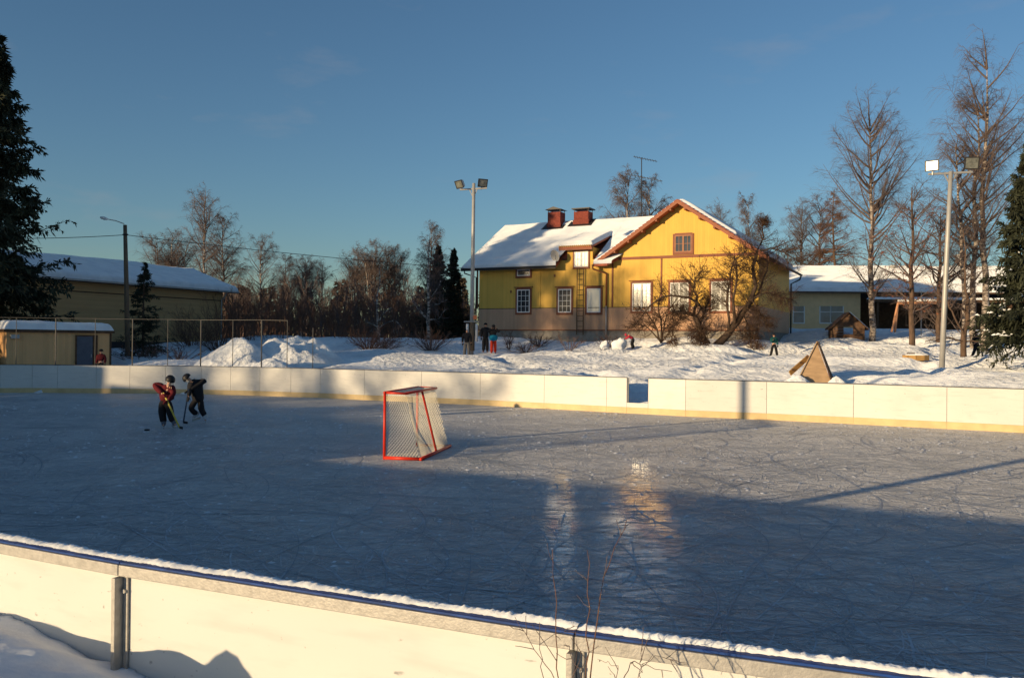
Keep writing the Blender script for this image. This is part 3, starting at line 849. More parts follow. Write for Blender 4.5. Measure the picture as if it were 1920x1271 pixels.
# windows
def window(px0, py0, px1, py1, cols, rows, glass, mull=1, hood=True, name='window', frame_mat=None, y=0.0, trimw=0.13, aims=None):
    x0, z1 = hl(px0, py0); x1, z0 = hl(px1, py1)
    _, z1 = hl((px0+px1)/2, py0); _, z0 = hl((px0+px1)/2, py1)
    fm = frame_mat or M_WHITE
    if aims:
        # each pane is given an added tilt to bounce the sun onto the ice
        w = MB().box(x0, x1, y+0.0185, y+0.0195, z0, z1).build(name, M_DARKM, house)
        for k, T in enumerate(aims):
            xa = x0+(x1-x0)*k/mull+0.03; xb = x0+(x1-x0)*(k+1)/mull-0.03
            c = Vector(((xa+xb)/2, y-0.002, (z0+z1)/2))
            W = HM @ c; nn = (SUN + (Vector(T)-W).normalized()).normalized()
            nl = HI.to_3x3() @ nn
            gy_ = lambda X, Z: c.y - (nl.x*(X-c.x)+nl.z*(Z-c.z))/nl.y
            P = [(X, gy_(X, Z), Z) for X, Z in ((xa,z0+.03),(xb,z0+.03),(xb,z1-.03),(xa,z1-.03))]
            MB().prism(P, (0, 0.004, 0)).build('pane', glass, w)
    else:
        w = MB().box(x0, x1, y-0.012, y+0.0195, z0, z1).build(name, glass, house)
    t = 0.07
    m = MB().box(x0, x0+t, y-0.05, y-0.022, z0, z1).box(x1-t, x1, y-0.05, y-0.022, z0, z1)
    m.box(x0+t, x1-t, y-0.05, y-0.022, z0, z0+t).box(x0+t, x1-t, y-0.05, y-0.022, z1-t, z1)
    m.build('frame', fm, w)
    for k in range(1, mull):
        xx = x0+(x1-x0)*k/mull
        MB().box(xx-0.055, xx+0.055, y-0.052, y-0.022, z0+t, z1-t).build('mullion', fm, w)
    lw = (x1-x0)/mull
    for mm in range(mull):
        for k in range(1, cols):
            xx = x0+lw*mm+lw*k/cols
            MB().box(xx-0.014, xx+0.014, y-0.035, y-0.022, z0+t, z1-t).build('glazing_bar', fm, w)
    for k in range(1, rows):
        zz = z0+t+(z1-z0-2*t)*k/rows
        MB().box(x0+t, x1-t, y-0.034, y-0.022, zz-0.014, zz+0.014).build('glazing_bar', fm, w)
    tw = trimw
    MB().box(x0-tw, x0-0.001, y-0.04, y+0.019, z0-0.12, z1+0.10).build('trim', M_TRIM, w)
    MB().box(x1+0.001, x1+tw, y-0.04, y+0.019, z0-0.12, z1+0.10).build('trim', M_TRIM, w)
    MB().box(x0, x1, y-0.045, y+0.019, z1+0.001, z1+0.14).build('trim', M_TRIM, w)
    MB().box(x0-tw, x1+tw, y-0.075, y+0.018, z0-0.15, z0-0.121).build('sill', M_TRIM, w)
    MB().box(x0, x1, y-0.04, y+0.019, z0-0.12, z0-0.001).build('trim', M_TRIM, w)
    if hood:
        MB().box(x0-tw-0.1, x1+tw+0.1, y-0.12, y+0.018, z1+0.142, z1+0.19).build('hood', M_TRIM, w)
    return w
window(970, 543, 993.5, 586, 3, 4, M_GLASSD)
window(1047, 542, 1071, 586, 3, 4, M_GLASSD)
window(1101, 541, 1126, 586, 1, 1, M_BLIND)
window(970, 505.5, 994, 517.5, 1, 1, M_GLASSD, hood=False)
window(1186, 531, 1220, 583.5, 2, 4, M_GLASSC, mull=2, aims=[(0.75, 11.5, 0), (1.75, 10.2, 0)])
window(1257, 530, 1291, 583.5, 2, 4, M_GLASSC, mull=2)
window(1334, 527.5, 1369, 583, 2, 4, M_GLASSC, mull=2)
window(1265.5, 441, 1297, 473, 2, 2, M_GLASSD, mull=2, hood=False, frame_mat=mat('brown_window_frame', (0.34, 0.15, 0.08), 0.6))
for px, py in ((958, 547), (1040, 517), (1137, 440)):
    x, z = hl(px, py) if px < 1100 else (0, 0)
    if x: hb('wall_vent', M_TRIM, house, (x-0.05, x+0.05, -0.03, 0.019, z-0.09, z+0.09))

# roof slabs and snow
EZ = 5.12; RS = 0.575; OV = 0.80                       # eave height at the overhang, slope
def zr(y): return EZ + RS*(y+OV)
RY = DP/2; RZ = zr(RY)
def slab(name, p, th, mt, parent=house):
    """p: 4 corners of the top surface, th thickness downwards"""
    P = [Vector(q) for q in p]; d = Vector((0,0,-th))
    return MB().hexa([q+d for q in P]+P).build(name, mt, parent)
def snow_slab(p00, p10, p11, p01, th, seed, parent, nx=40, ny=26, edge=0.10, hang=0.0, name='roof_snow', ragged=0.0, sides=(1,1,1,1)):
    p00, p10, p11, p01 = [Vector(q) for q in (p00, p10, p11, p01)]
    nrm = (p10-p00).cross(p01-p00).normalized()
    if nrm.z < 0: nrm = -nrm
    lx = (p10-p00).length; ly = (p01-p00).length
    U, V = np.meshgrid(np.linspace(0,1,nx), np.linspace(0,1,ny))
    U = 0.5-0.5*np.cos(math.pi*U); V = 0.5-0.5*np.cos(math.pi*V)
    b = np.array(p00)*((1-U)*(1-V))[...,None]+np.array(p10)*(U*(1-V))[...,None]+np.array(p11)*(U*V)[...,None]+np.array(p01)*((1-U)*V)[...,None]
    if ragged:
        r = ragged*(fbm(U*lx, U*0+seed, 0.9, seed, 3)+0.15)
        b = b + np.array((p01-p00).normalized())*(r*(1-V)**3)[...,None]
    ed = np.minimum(np.minimum(U*lx + (0 if sides[0] else 9), (1-U)*lx + (0 if sides[1] else 9)), np.minimum(V*ly + (0 if sides[2] else 9), (1-V)*ly + (0 if sides[3] else 9)))
    prof = 1-np.clip(1-ed/edge, 0, 1)**2.2
    t = th*prof*(1+0.35*fbm(b[...,0]*0.7, b[...,1]*0.7+b[...,2], 0.5, 3, 3)+0.08*fbm(U*lx, V*ly, 2.0, seed+2, 2))
    top = b + np.array(nrm)*t[...,None] + np.array(nrm)*0.004
    v = top.reshape(-1,3)
    id_ = np.arange(nx*ny).reshape(ny, nx)
    q = np.stack([id_[:-1,:-1], id_[:-1,1:], id_[1:,1:], id_[1:,:-1]], -1).reshape(-1,4)
    return np_obj(name, v, q, M_SNOWR, parent, True)
dx0 = hl(1057, 490)[0]; dx1 = hl(1116, 490)[0]       # dormer span
TH = 0.16
xl = -1.05
roof = slab('roof', [(xl,-OV,zr(-OV)),(dx0-0.25,-OV,zr(-OV)),(dx0-0.25,RY,RZ),(xl,RY,RZ)], TH, M_TILE)
slab('roof_section', [(dx0-0.249,0.3,zr(0.3)),(dx1+0.25,0.3,zr(0.3)),(dx1+0.25,RY,RZ),(dx0-0.249,RY,RZ)], TH, M_TILE, roof)
slab('roof_section', [(dx1+0.251,-OV,zr(-OV)),(W1+0.3,-OV,zr(-OV)),(xm,RY,RZ),(dx1+0.251,RY,RZ)], TH, M_TILE, roof)
slab('rear_roof', [(xl,RY,RZ),(xm,RY,RZ),(xm,DP+OV,EZ),(xl,DP+OV,EZ)], TH, M_TILE, roof)
snow_slab((xl,-OV,zr(-OV)),(dx0-0.25,-OV,zr(-OV)),(dx0-0.25,RY+0.06,RZ),(xl,RY+0.06,RZ), 0.2, 3, roof, 60, 40, 0.16, sides=(1,0,1,1))
snow_slab((dx0-0.35,2.9,zr(2.9)),(dx1+0.3,2.9,zr(2.9)),(dx1+0.3,RY+0.06,RZ),(dx0-0.35,RY+0.06,RZ), 0.2, 5, roof, 30, 20, 0.16, sides=(0,0,0,1))
snow_slab((dx1+0.2,-OV,zr(-OV)),(W1+0.6,-OV,zr(-OV)),(xm-0.4,RY+0.06,RZ),(dx1+0.2,RY+0.06,RZ), 0.2, 7, roof, 40, 36, 0.12, sides=(0,0,1,1))
snow_slab((xl,DP+OV,EZ),(xm-0.4,DP+OV,EZ),(xm-0.4,RY,RZ),(xl,RY,RZ), 0.2, 8, roof, 30, 20, 0.16)
hb('eave_board', M_DARKM, roof, (xl, dx0-0.25, -OV-0.03, -OV-0.002, EZ-0.20, EZ+0.0))
for yy in np.linspace(-0.5, DP/2-0.3, 7):
    MB().box(-0.9, 0.0, yy-0.05, yy+0.05, zr(yy)-0.34, zr(yy)-0.162).build('purlin', M_TRIM, roof)
slab('bargeboard', [(xl-0.035,-OV-0.03,zr(-OV)+0.03),(xl-0.002,-OV-0.03,zr(-OV)+0.03),(xl-0.002,RY,RZ+0.03),(xl-0.035,RY,RZ+0.03)], 0.22, M_TRIM, roof)
# gutter pipes
def pipe(pts, r, name='downpipe', mt=M_DARKM): return MB().tube(pts, r, 8).build(name, mt, house, smooth=True)
pipe([(xl+0.1,-OV-0.08,EZ-0.06),(dx0-0.3,-OV-0.08,EZ-0.07)], 0.06, 'gutter')
pipe([(-0.75,-OV-0.08,EZ-0.1),(-0.75,-OV-0.02,EZ-0.35),(-0.16,-0.12,EZ-0.62),(-0.16,-0.12,0.4)], 0.05)
xg = hl(1138, 560)[0]
pipe([(xg-0.75,-OV-0.05,EZ-0.05),(xg-0.72,-OV+0.02,EZ-0.34),(xg,-0.13,EZ-0.62),(xg,-0.13,zl+0.1)], 0.058, mt=M_TRIM)
pipe([(xg,-0.13,zl+0.1),(xg,-0.13,0.35)], 0.05, mt=M_STEEL)

# cross wing with its front gable
ez2 = 5.12; xo = 0.72
zg = lambda x: ez2 + sl_*((W2-W1)/2+xo - abs(x-xm))
za = zg(xm); fy = -0.72; by = DP+0.7
wl_roof = slab('cross_roof', [(W1-xo,fy,zg(W1-xo)),(xm,fy,za),(xm,by,za),(W1-xo,by,zg(W1-xo))], 0.14, M_TILE)
slab('cross_roof', [(xm,fy,za),(W2+xo,fy,zg(W2+xo)),(W2+xo,by,zg(W2+xo)),(xm,by,za)], 0.14, M_TILE)
snow_slab((W1-xo-0.05,fy+0.08,zg(W1-xo)),(W1-xo,by,zg(W1-xo)),(xm+0.05,by,za),(xm+0.05,fy+0.02,za), 0.17, 11, wl_roof, 40, 36, 0.12)
snow_slab((W2+xo-1.9,fy+0.25,zg(W2+xo-1.9)),(W2+xo-0.3,by,zg(W2+xo-0.3)),(xm-0.05,by,za),(xm-0.05,fy+0.02,za), 0.32, 13, wl_roof, 50, 40, 0.3, ragged=1.3)
# bargeboards along the gable
for sgn in (-1, 1):
    xe = xm+sgn*((W2-W1)/2+xo)
    MB().hexa([(xe,fy-0.04,zg(xe)-0.19),(xm,fy-0.04,za-0.19),(xm,fy-0.002,za-0.19),(xe,fy-0.002,zg(xe)-0.19),
               (xe,fy-0.04,zg(xe)+0.05),(xm,fy-0.04,za+0.05),(xm,fy-0.002,za+0.05),(xe,fy-0.002,zg(xe)+0.05)]).build('bargeboard', M_RAKE, wl_roof)
    for k in range(1, 7):
        xx = xm+sgn*(k-0.5)*0.95
        MB().box(xx-0.06, xx+0.06, fy+0.0, 0.0, zg(xx)-0.31, zg(xx)-0.145).build('purlin_end', M_RAKE, wl_roof)
    # tile row along the rake edge
    nt_ = 22
    for k in range(nt_):
        a = (k+0.1)/nt_; b = (k+0.95)/nt_
        x0 = xm+(xe-xm)*a; x1 = xm+(xe-xm)*b
        lo = 0.054; hi = 0.10
        MB().hexa([(x0,fy-0.03,zg(x0)+lo),(x1,fy-0.03,zg(x1)+lo+0.03),(x1,fy+0.22,zg(x1)+lo+0.03),(x0,fy+0.22,zg(x0)+lo),
                   (x0,fy-0.03,zg(x0)+hi),(x1,fy-0.03,zg(x1)+hi+0.03),(x1,fy+0.22,zg(x1)+hi+0.03),(x0,fy+0.22,zg(x0)+hi)]).build('tile', M_TILE, wl_roof)
pipe([(W2+xo+0.06,fy+0.1,ez2-0.03),(W2+xo+0.06,by,ez2-0.05)], 0.07, 'gutter')
pipe([(W2+xo+0.05,by-0.2,ez2-0.08),(W2+xo-0.05,by-0.25,ez2-0.4),(W2+0.12,by-0.75,ez2-0.75),(W2+0.12,by-0.75,0.3)], 0.06)

# dormer
dz = 6.42; ds = 0.30
dorm = MB().box(dx0+0.25, dx1-0.2, 0.021, 2.6, ET-0.4, dz-0.05).build('dormer', M_YEL, house)
dr_ = slab('dormer_roof', [(dx0-0.12,-0.62,dz),(dx1+0.05,-0.62,dz),(dx1+0.05,3.4,dz+ds*4.02),(dx0-0.12,3.4,dz+ds*4.02)], 0.13, M_TILE, dorm)
snow_slab((dx0-0.1,-0.6,dz),(dx1+0.03,-0.6,dz),(dx1+0.03,3.7,dz+ds*4.3),(dx0-0.1,3.7,dz+ds*4.3), 0.27, 17, dr_, 30, 30, 0.25)
for k in range(16):
    x0 = dx0-0.1+(dx1-dx0+0.12)*k/16
    MB().tube([(x0+0.06,-0.70,dz-0.03),(x0+0.06,-0.45,dz+0.045)], 0.06, 6).build('tile', M_PLANK, dr_)
hb('dormer_fascia', M_TRIM, dorm, (dx0-0.12, dx1+0.05, -0.6, -0.57, dz-0.28, dz-0.131))
window(1077, 471.5, 1103, 500.5, 2, 2, M_BLIND, mull=2, hood=False, y=0.0, trimw=0.10)
# satellite dish beside the dormer
sx, sz = hl(1050, 481)
dish = MB()
rings = 6; seg = 18; vv = []
for i in range(rings+1):
    rr = 0.42*i/rings
    for j in range(seg):
        w = 2*math.pi*j/seg
        dish.v.append((rr*math.cos(w), -0.18*(rr/0.42)**2*0.42, rr*math.sin(w)))
for i in range(rings):
    for j in range(seg):
        a = i*seg+j; b = i*seg+(j+1)%seg
        dish.f.append((a,b,b+seg,a+seg)); dish.m.append(0)
dsh = dish.build('satellite_dish', M_STEEL, None, smooth=True)
dsh.location = HM @ Vector((sx, -0.75, sz)); dsh.rotation_euler = (R(20), 0, R(-50))
tag(dsh, 'grey satellite dish beside the dormer of the yellow house', 'satellite dish')
MB().tube([(0,0,0),(0.25,-0.35,-0.2)], 0.012, 5).build('feed_arm', M_DARKM, dsh)
MB().tube([(0,0.01,0),(0.05,0.35,-0.1),(0.1,0.55,-0.5)], 0.02, 5).build('mount', M_DARKM, dsh)

# chimneys
def chimney(px0, px1, pyt, pyb, y, capflat):
    x0, zt = hl(px0, pyt, y-0.45); x1, _ = hl(px1, pyt, y-0.45)
    _, z0 = hl(px0, pyb, y-0.45)
    w = x1-x0
    c = MB().box(x0, x0+w, y-0.45, y+0.5, z0-0.7, zt-0.02).build('chimney', M_BRICK, house)
    MB().box(x0-0.05, x0+w+0.05, y-0.5, y+0.55, z0-0.6, z0+0.45).build('chimney_base', M_BRICK, c)
    zc = zt+0.16
    for ex in (x0+0.03, x0+w-0.03):
        for ey in (y-0.4, y+0.45):
            MB().box(ex-0.02, ex+0.02, ey-0.02, ey+0.02, zt-0.02, zc).build('cap_leg', M_DARKM, c)
    if capflat: MB().box(x0-0.14, x0+w+0.14, y-0.6, y+0.65, zc+0.001, zc+0.08).build('cap', M_DARKM, c)
    else:
        MB().prism([(x0-0.16,y-0.6,zc+0.001),(x0+w+0.16,y-0.6,zc+0.001),(x0+w*0.5,y-0.6,zc+0.22)], (0,1.2,0)).build('cap', M_DARKM, c)
    # bare dark roof patch around the chimney
    MB().hexa([(x0-0.4,y-0.8,zr(y-0.8)+0.22),(x0+w+0.35,y-0.8,zr(y-0.8)+0.22),(x0+w+0.35,y+0.3,zr(y+0.3)+0.2),(x0-0.4,y+0.3,zr(y+0.3)+0.2),
               (x0-0.4,y-0.8,zr(y-0.8)+0.25),(x0+w+0.35,y-0.8,zr(y-0.8)+0.25),(x0+w+0.35,y+0.3,zr(y+0.3)+0.24),(x0-0.4,y+0.3,zr(y+0.3)+0.24)]).build('flashing', M_DARKM, c)
chimney(1027, 1050.5, 398, 430, 5.3, False)
chimney(1076, 1103, 397, 424, 5.6, True)
# ladder on the wall
lx0 = hl(1083.5, 560)[0]; lx1 = hl(1095.5, 560)[0]
_, lzt = hl(1089, 504); lzb = 0.35
lad = empty('wall_ladder', HM @ Vector(((lx0+lx1)/2, -0.16, lzb)), 'thin yellow wall ladder below the dormer window', 'ladder', math.atan2(E2.y, E2.x))
M_LADD = mat('ladder_paint', (0.10, 0.055, 0.02), 0.6)
wd = (lx1-lx0)/2
for q in (-wd, wd): MB().box(q-0.03, q+0.03, -0.02, 0.02, 0, lzt-lzb).build('rail', M_LADD, lad)
zz = 0.2
while zz < lzt-lzb:
    MB().box(-wd+0.031, wd-0.031, -0.012, 0.012, zz, zz+0.035).build('rung', M_LADD, lad); zz += 0.36
# TV antenna behind the ridge
ap0 = at(1203, 400, 66); apt = at(1203, 296, 66)
ant = empty('roof_antenna', (ap0.x, ap0.y, ap0.z-1.2), 'tall television antenna with two spiny booms above the roof ridge', 'antenna')
def rel(px, py, D, o): p = at(px, py, D); return p - Vector(o.location)
MB().tube([(0,0,0), apt-Vector(ant.location)], 0.035, 6).build('mast', M_DARKM, ant)
for (xa, ya, xb, yb, n) in ((1188, 294, 1232, 303, 9), (1176, 327, 1242, 340, 11)):
    a = rel(xa, ya, 66.5, ant); b = rel(xb, yb, 65, ant)
    bo = MB().tube([a, b], 0.025, 5).build('boom', M_DARKM, ant)
    for k in range(n):
        c = a+(b-a)*(k+0.5)/n
        MB().tube([c+Vector((-0.1,-0.35,0.02)), c+Vector((0.1,0.35,-0.02))], 0.014, 4).build('element', M_DARKM, bo)

# ---------------------------------------------------------------- long ochre barn on the left
bE = at(446, 547, 68); bS = bE - Vector((N2.x, N2.y, 0))*34.0
barn = empty('ochre_barn', (bE.x, bE.y, 2.0), 'long low ochre barn with blue-shaded snowy roof at the left', 'barn', math.atan2(N2.y, N2.x))
be = bE.z-2.0                      # eave height, local x along +N2 (away), local y to the left (-E2)
bw = 9.4; bo_ = 0.7
MB().box(-34, -0.9, bo_, bw, -1.5, be-0.12).build('wall', M_OCHRE, barn)
MB().prism([(-0.95,bo_,be-0.12),(-0.95,bw,be-0.12),(-0.95,(bw+bo_)/2,be+1.55)], (0.05,0,0)).build('gable_wall', M_OCHRE, barn)
hb('eave_line', M_DKWOOD, barn, (-34, -0.9, bo_-0.02, bo_-0.002, be-0.80, be-0.72))
hb('base_board', M_DARKM, barn, (-34, -0.9, bo_-0.03, bo_-0.003, -1.4, 0.0))
rw = (bw+bo_)/2
slab('roof', [(-35,0,be),(0,0,be),(0,rw,be+1.75),(-35,rw,be+1.75)], 0.16, M_DKWOOD, barn)
slab('roof', [(-35,rw,be+1.75),(0,rw,be+1.75),(0,bw+bo_,be),(-35,bw+bo_,be)], 0.16, M_DKWOOD, barn)
snow_slab((-35,-0.04,be),(0.05,-0.04,be),(0.05,rw+0.05,be+1.75),(-35,rw+0.05,be+1.75), 0.33, 23, barn, 80, 24, 0.25)
snow_slab((-35,bw+bo_,be),(0.05,bw+bo_,be),(0.05,rw,be+1.75),(-35,rw,be+1.75), 0.33, 24, barn, 60, 20, 0.25)
MB().tube([(-35,-0.12,be-0.05),(0,-0.12,be-0.06)], 0.07, 6).build('gutter', M_STEEL, barn)
MB().tube([(-1.3,-0.12,be-0.1),(-1.1,0.3,be-0.5),(-1.1,0.62,be-0.7),(-1.1,0.62,-0.5)], 0.05, 6).build('downpipe', M_STEEL, barn)

# ---------------------------------------------------------------- tan shed behind the left boards
s0 = at(12, 640, 40.0); sdir = Vector((0.74, 0.67)).normalized()
shed = empty('tan_shed', (s0.x, s0.y, 0.3), 'small flat-roofed tan shed with thick snow on top, behind the left boards', 'shed', math.atan2(sdir.y, sdir.x))
sL = 4.65; sh_ = 2.15
MB().box(0, sL, 0, 3.2, -0.6, sh_).build('wall', M_SHED, shed)
MB().box(-0.14, sL+0.12, -0.14, 3.34, sh_+0.001, sh_+0.13).build('roof', M_DKWOOD, shed)
snow_slab((-0.12,-0.12,sh_+0.13),(sL+0.1,-0.12,sh_+0.13),(sL+0.1,3.3,sh_+0.13),(-0.12,3.3,sh_+0.13), 0.40, 29, shed, 60, 40, 0.28)
dr0 = sL*0.655
do = MB().box(dr0, dr0+0.72, -0.05, -0.002, 0.0, 1.98).build('door', mat('grey_blue_door', (0.10, 0.11, 0.14), 0.6), shed)
MB().box(dr0-0.07, dr0-0.002, -0.06, -0.002, 0.0, 2.05).build('frame', M_DKWOOD, do)
MB().box(dr0+0.722, dr0+0.95, -0.06, -0.002, 0.0, 2.05).build('frame', M_DKWOOD, do)
MB().box(dr0, dr0+0.72, -0.06, -0.002, 1.982, 2.05).build('frame', M_DKWOOD, do)
MB().tube([(dr0+0.64,-0.06,0.95),(dr0+0.64,-0.11,0.95),(dr0+0.64,-0.11,1.1)], 0.015, 6).build('handle', M_STEEL, do)
MB().box(sL-0.08, sL+0.01, -0.02, -0.001, -0.3, sh_).build('corner_board', M_DKWOOD, shed)
MB().box(0.15, 0.5, -0.22, -0.02, sh_-0.3, sh_-0.12).build('wall_lamp', M_STEEL, shed)

# ---------------------------------------------------------------- school building on the right
sc0 = at(1487, 640, 82)
sch = empty('school_building', (sc0.x-6, sc0.y, 3.55), 'long pale yellow school building with snowy roof behind the playground', 'building', R(-3))
se = 3.75
MB().box(0, 12.2, 0, 10, -1.0, se).build('wall', M_SCHOOL, sch)
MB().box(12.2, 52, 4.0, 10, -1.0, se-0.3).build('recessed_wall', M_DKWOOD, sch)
rf = MB().hexa([(-1,-0.9,se-0.12),(53,-0.9,se-0.12),(53,6,se+2.7),(-1,6,se+2.7),(-1,-0.9,se+0.02),(53,-0.9,se+0.02),(53,6,se+2.85),(-1,6,se+2.85)]).build('roof', M_DKWOOD, sch)
MB().hexa([(-1,6.002,se+2.7),(53,6.002,se+2.7),(53,13,se-0.12),(-1,13,se-0.12),(-1,6.002,se+2.85),(53,6.002,se+2.85),(53,13,se+0.02),(-1,13,se+0.02)]).build('rear_roof', M_DKWOOD, rf)
snow_slab((-1.05,-0.95,se+0.02),(53,-0.95,se+0.02),(53,6.1,se+2.85),(-1.05,6.1,se+2.85), 0.38, 53, rf, 90, 26, 0.3)
MB().box(12.4, 52, -2.2, -0.95, se-1.0, se-0.75).build('canopy', M_DKWOOD, sch)
snow_slab((12.4,-2.25,se-0.75),(52,-2.25,se-0.75),(52,-0.92,se-0.70),(12.4,-0.92,se-0.70), 0.2, 57, sch, 60, 8, 0.2)
for k in range(9): MB().box(13+4*k, 13.15+4*k, -2.1, -1.95, -1.0, se-1.002).build('canopy_post', M_DKWOOD, sch)
def sl2(px, py):
    inv = (Matrix.Translation(sch.location) @ Matrix.Rotation(R(-3), 4, 'Z')).inverted()
    d = inv.to_3x3() @ ray(px, py); o = inv @ Vector((0,0,CAMZ)); k = -o.y/d.y; p = o+d*k
    return p.x, p.z
M_GLB = mat('blue_grey_window_glass', (0.10, 0.13, 0.17), 0.08, 0.3, 1, spec=0.8)
for (a, b) in ((1488, 1507), (1538, 1556), (1558, 1580)):
    x0, z1 = sl2(a, 574); x1, z0 = sl2(b, 605)
    w = MB().box(x0, x1, -0.03, -0.002, z0, z1).build('window', M_GLB, sch)
    MB().box(x0-0.08, x0-0.001, -0.05, -0.002, z0, z1).build('frame', M_WHITE, w)
    MB().box(x1+0.001, x1+0.08, -0.05, -0.002, z0, z1).build('frame', M_WHITE, w)
    MB().box(x0-0.08, x1+0.08, -0.07, -0.002, z0-0.1, z0-0.001).build('sill', M_WHITE, w)
    MB().box(x0, x1, -0.05, -0.031, (z0+z1)/2+0.2, (z0+z1)/2+0.26).build('glazing_bar', M_WHITE, w)
for (px, py, D, r, h, nm) in ((1804, 501, 87, 0.62, 1.3, 'a'), (1675, 508, 86, 0.4, 0.55, 'b')):
    p = at(px, py, D)
    v = empty('roof_vent', p, 'large steel drum vent on the school roof' if nm == 'a' else 'small pale vent box on the school roof', 'vent')
    MB().tube([(0,0,-0.8),(0,0,h*0.55)], r*0.75, 14).build('duct', M_STEEL, v, smooth=False)
    MB().tube([(0,0,h*0.55),(0,0,h)], r, 14).build('cap', M_STEEL, v, smooth=False)

# barn outside the view whose shadow lies over the left of the ice
c0 = uv(-25.5, -18.5)
sb = empty('storage_barn', (c0.x, c0.y, 0.2), 'low brown storage barn beside the near boards, outside the picture', 'barn', math.atan2(-SH.x, SH.y))
MB().box(-10.8, 10.8, -4, 0, -0.5, 2.75).build('wall', M_DKWOOD, sb)
MB().box(-22.0, -11.25, -4, 0, -0.5, 3.75).build('annex', M_DKWOOD, sb)
MB().prism([(-11.2,0.4,2.751),(-11.2,-4.4,2.751),(-11.2,-2,3.25)], (22.4,0,0)).build('roof', M_DKWOOD, sb)

# ---------------------------------------------------------------- lamp posts
def flood(parent, c, aim, w=0.62, h=0.46, d=0.2):
    """floodlight head: dark housing, glass face turned along aim"""
    aim = Vector(aim).normalized(); x = aim.cross(Vector((0,0,1))).normalized(); z = x.cross(aim)
    def P(a, b, e): return Vector(c)+x*a+aim*b+z*e
    m = MB().hexa([P(-w/2*.7,-d,-h/2*.7),P(w/2*.7,-d,-h/2*.7),P(w/2,0,-h/2),P(-w/2,0,-h/2),
                   P(-w/2*.7,-d,h/2*.7),P(w/2*.7,-d,h/2*.7),P(w/2,0,h/2),P(-w/2,0,h/2)])
    hd = m.build('floodlight', M_STEEL, parent)
    g = 0.055
    MB().hexa([P(-w/2+g,0.002,-h/2+g),P(w/2-g,0.002,-h/2+g),P(w/2-g,0.012,-h/2+g),P(-w/2+g,0.012,-h/2+g),
               P(-w/2+g,0.002,h/2-g),P(w/2-g,0.002,h/2-g),P(w/2-g,0.012,h/2-g),P(-w/2+g,0.012,h/2-g)]).build('glass', M_LENS, hd)
    fr = MB()
    for (a0,a1,e0,e1) in ((-w/2,w/2,-h/2,-h/2+g),(-w/2,w/2,h/2-g,h/2),(-w/2,-w/2+g,-h/2+g,h/2-g),(w/2-g,w/2,-h/2+g,h/2-g)):
        fr.hexa([P(a0,0.001,e0),P(a1,0.001,e0),P(a1,0.03,e0),P(a0,0.03,e0),P(a0,0.001,e1),P(a1,0.001,e1),P(a1,0.03,e1),P(a0,0.03,e1)])
    fr.build('rim', M_DARKM, hd)
    MB().bar(P(0,-d*0.5,-h/2*0.8), P(0,-d*0.5,-h/2-0.16), 0.05, 0.05).build('bracket', M_STEEL, hd)
    return hd
def lamp_post(bpx, bpy_, tpx, tpy, D, arm, heads, label, r0=0.13, r1=0.095, armz=None):
    b = at(bpx, bpy_, D); t = at(tpx, tpy, D)
    o = empty('lamp_post', b, label, 'lamp post', group='floodlight posts beside the rink')
    d = t-b
    MB().tube([(0,0,-0.6), d*0.33, d*0.66, d], [r0, r0*0.93, (r0+r1)/2, r1], 12).build('pole', M_STEEL, o, smooth=True)
    a0 = at(arm[0], arm[1], D)-b; a1 = at(arm[2], arm[3], D)-b
    MB().bar(a0, a1, 0.09, 0.09).build('arm', M_STEEL, o)
    mid = (a0+a1)/2
    for q in (a0, a1):
        MB().bar(mid+(q-mid)*0.28+Vector((0,0,-0.03)), mid+Vector((0,0,-0.55)), 0.05, 0.05).build('brace', M_STEEL, o)
    for (px, py, aim, w, h) in heads:
        flood(o, at(px, py, D-0.15)-b, aim, w, h)
    return o
def mirror_aim(px, py, D, off=(0,0,0)):
    """direction halfway between the sun and the camera"""
    p = at(px, py, D); v = (Vector((0,0,CAMZ))-p).normalized()
    return (v+SUN).normalized()+Vector(off)
l1 = lamp_post(884, 655, 888.5, 344, 51.5, (862, 356, 913, 353), [(861, 346, (-0.75,-0.6,-0.42), 0.72, 0.5), (905, 343.5, (0.35,-0.8,-0.28), 0.62, 0.5)],
          'grey floodlight post in front of the left corner of the yellow house')
# bracket, two white tubes and small orange box low on that post
lb = Vector(l1.location)
MB().bar(at(870,603,51.3)-lb, at(898,603,51.3)-lb, 0.3, 0.06).build('shelf', M_STEEL, l1)
for px, y0, y1 in ((876.5, 607, 625), (893.5, 607, 640)):
    MB().tube([at(px,y0,51.2)-lb, at(px,y1,51.2)-lb], 0.085, 10).build('white_tube', M_WHITE, l1, smooth=True)
pb = at(891, 595, 51.2)-lb
MB().box(pb.x-0.1, pb.x+0.1, pb.y-0.08, pb.y+0.08, pb.z-0.12, pb.z+0.12).build('switch_box', mat('orange_box', (0.7,0.2,0.08), 0.6), l1)
MB().tube([at(886,604,51.2)-lb, at(884.5,658,51.2)-lb], 0.165, 10).build('wooden_stub', M_WOOD, l1, smooth=True)
l2 = lamp_post(1765, 692, 1783, 322, 39.5, (1741, 327, 1823, 323), [(1747.5, 311, mirror_aim(1747, 311, 39.5), 0.60, 0.50), (1822, 306, mirror_aim(1822, 306, 39.5, (0.5,-0.1,-0.2)), 0.66, 0.58)],
          'tall grey floodlight post standing right of the sandbox, its left lamp glinting')
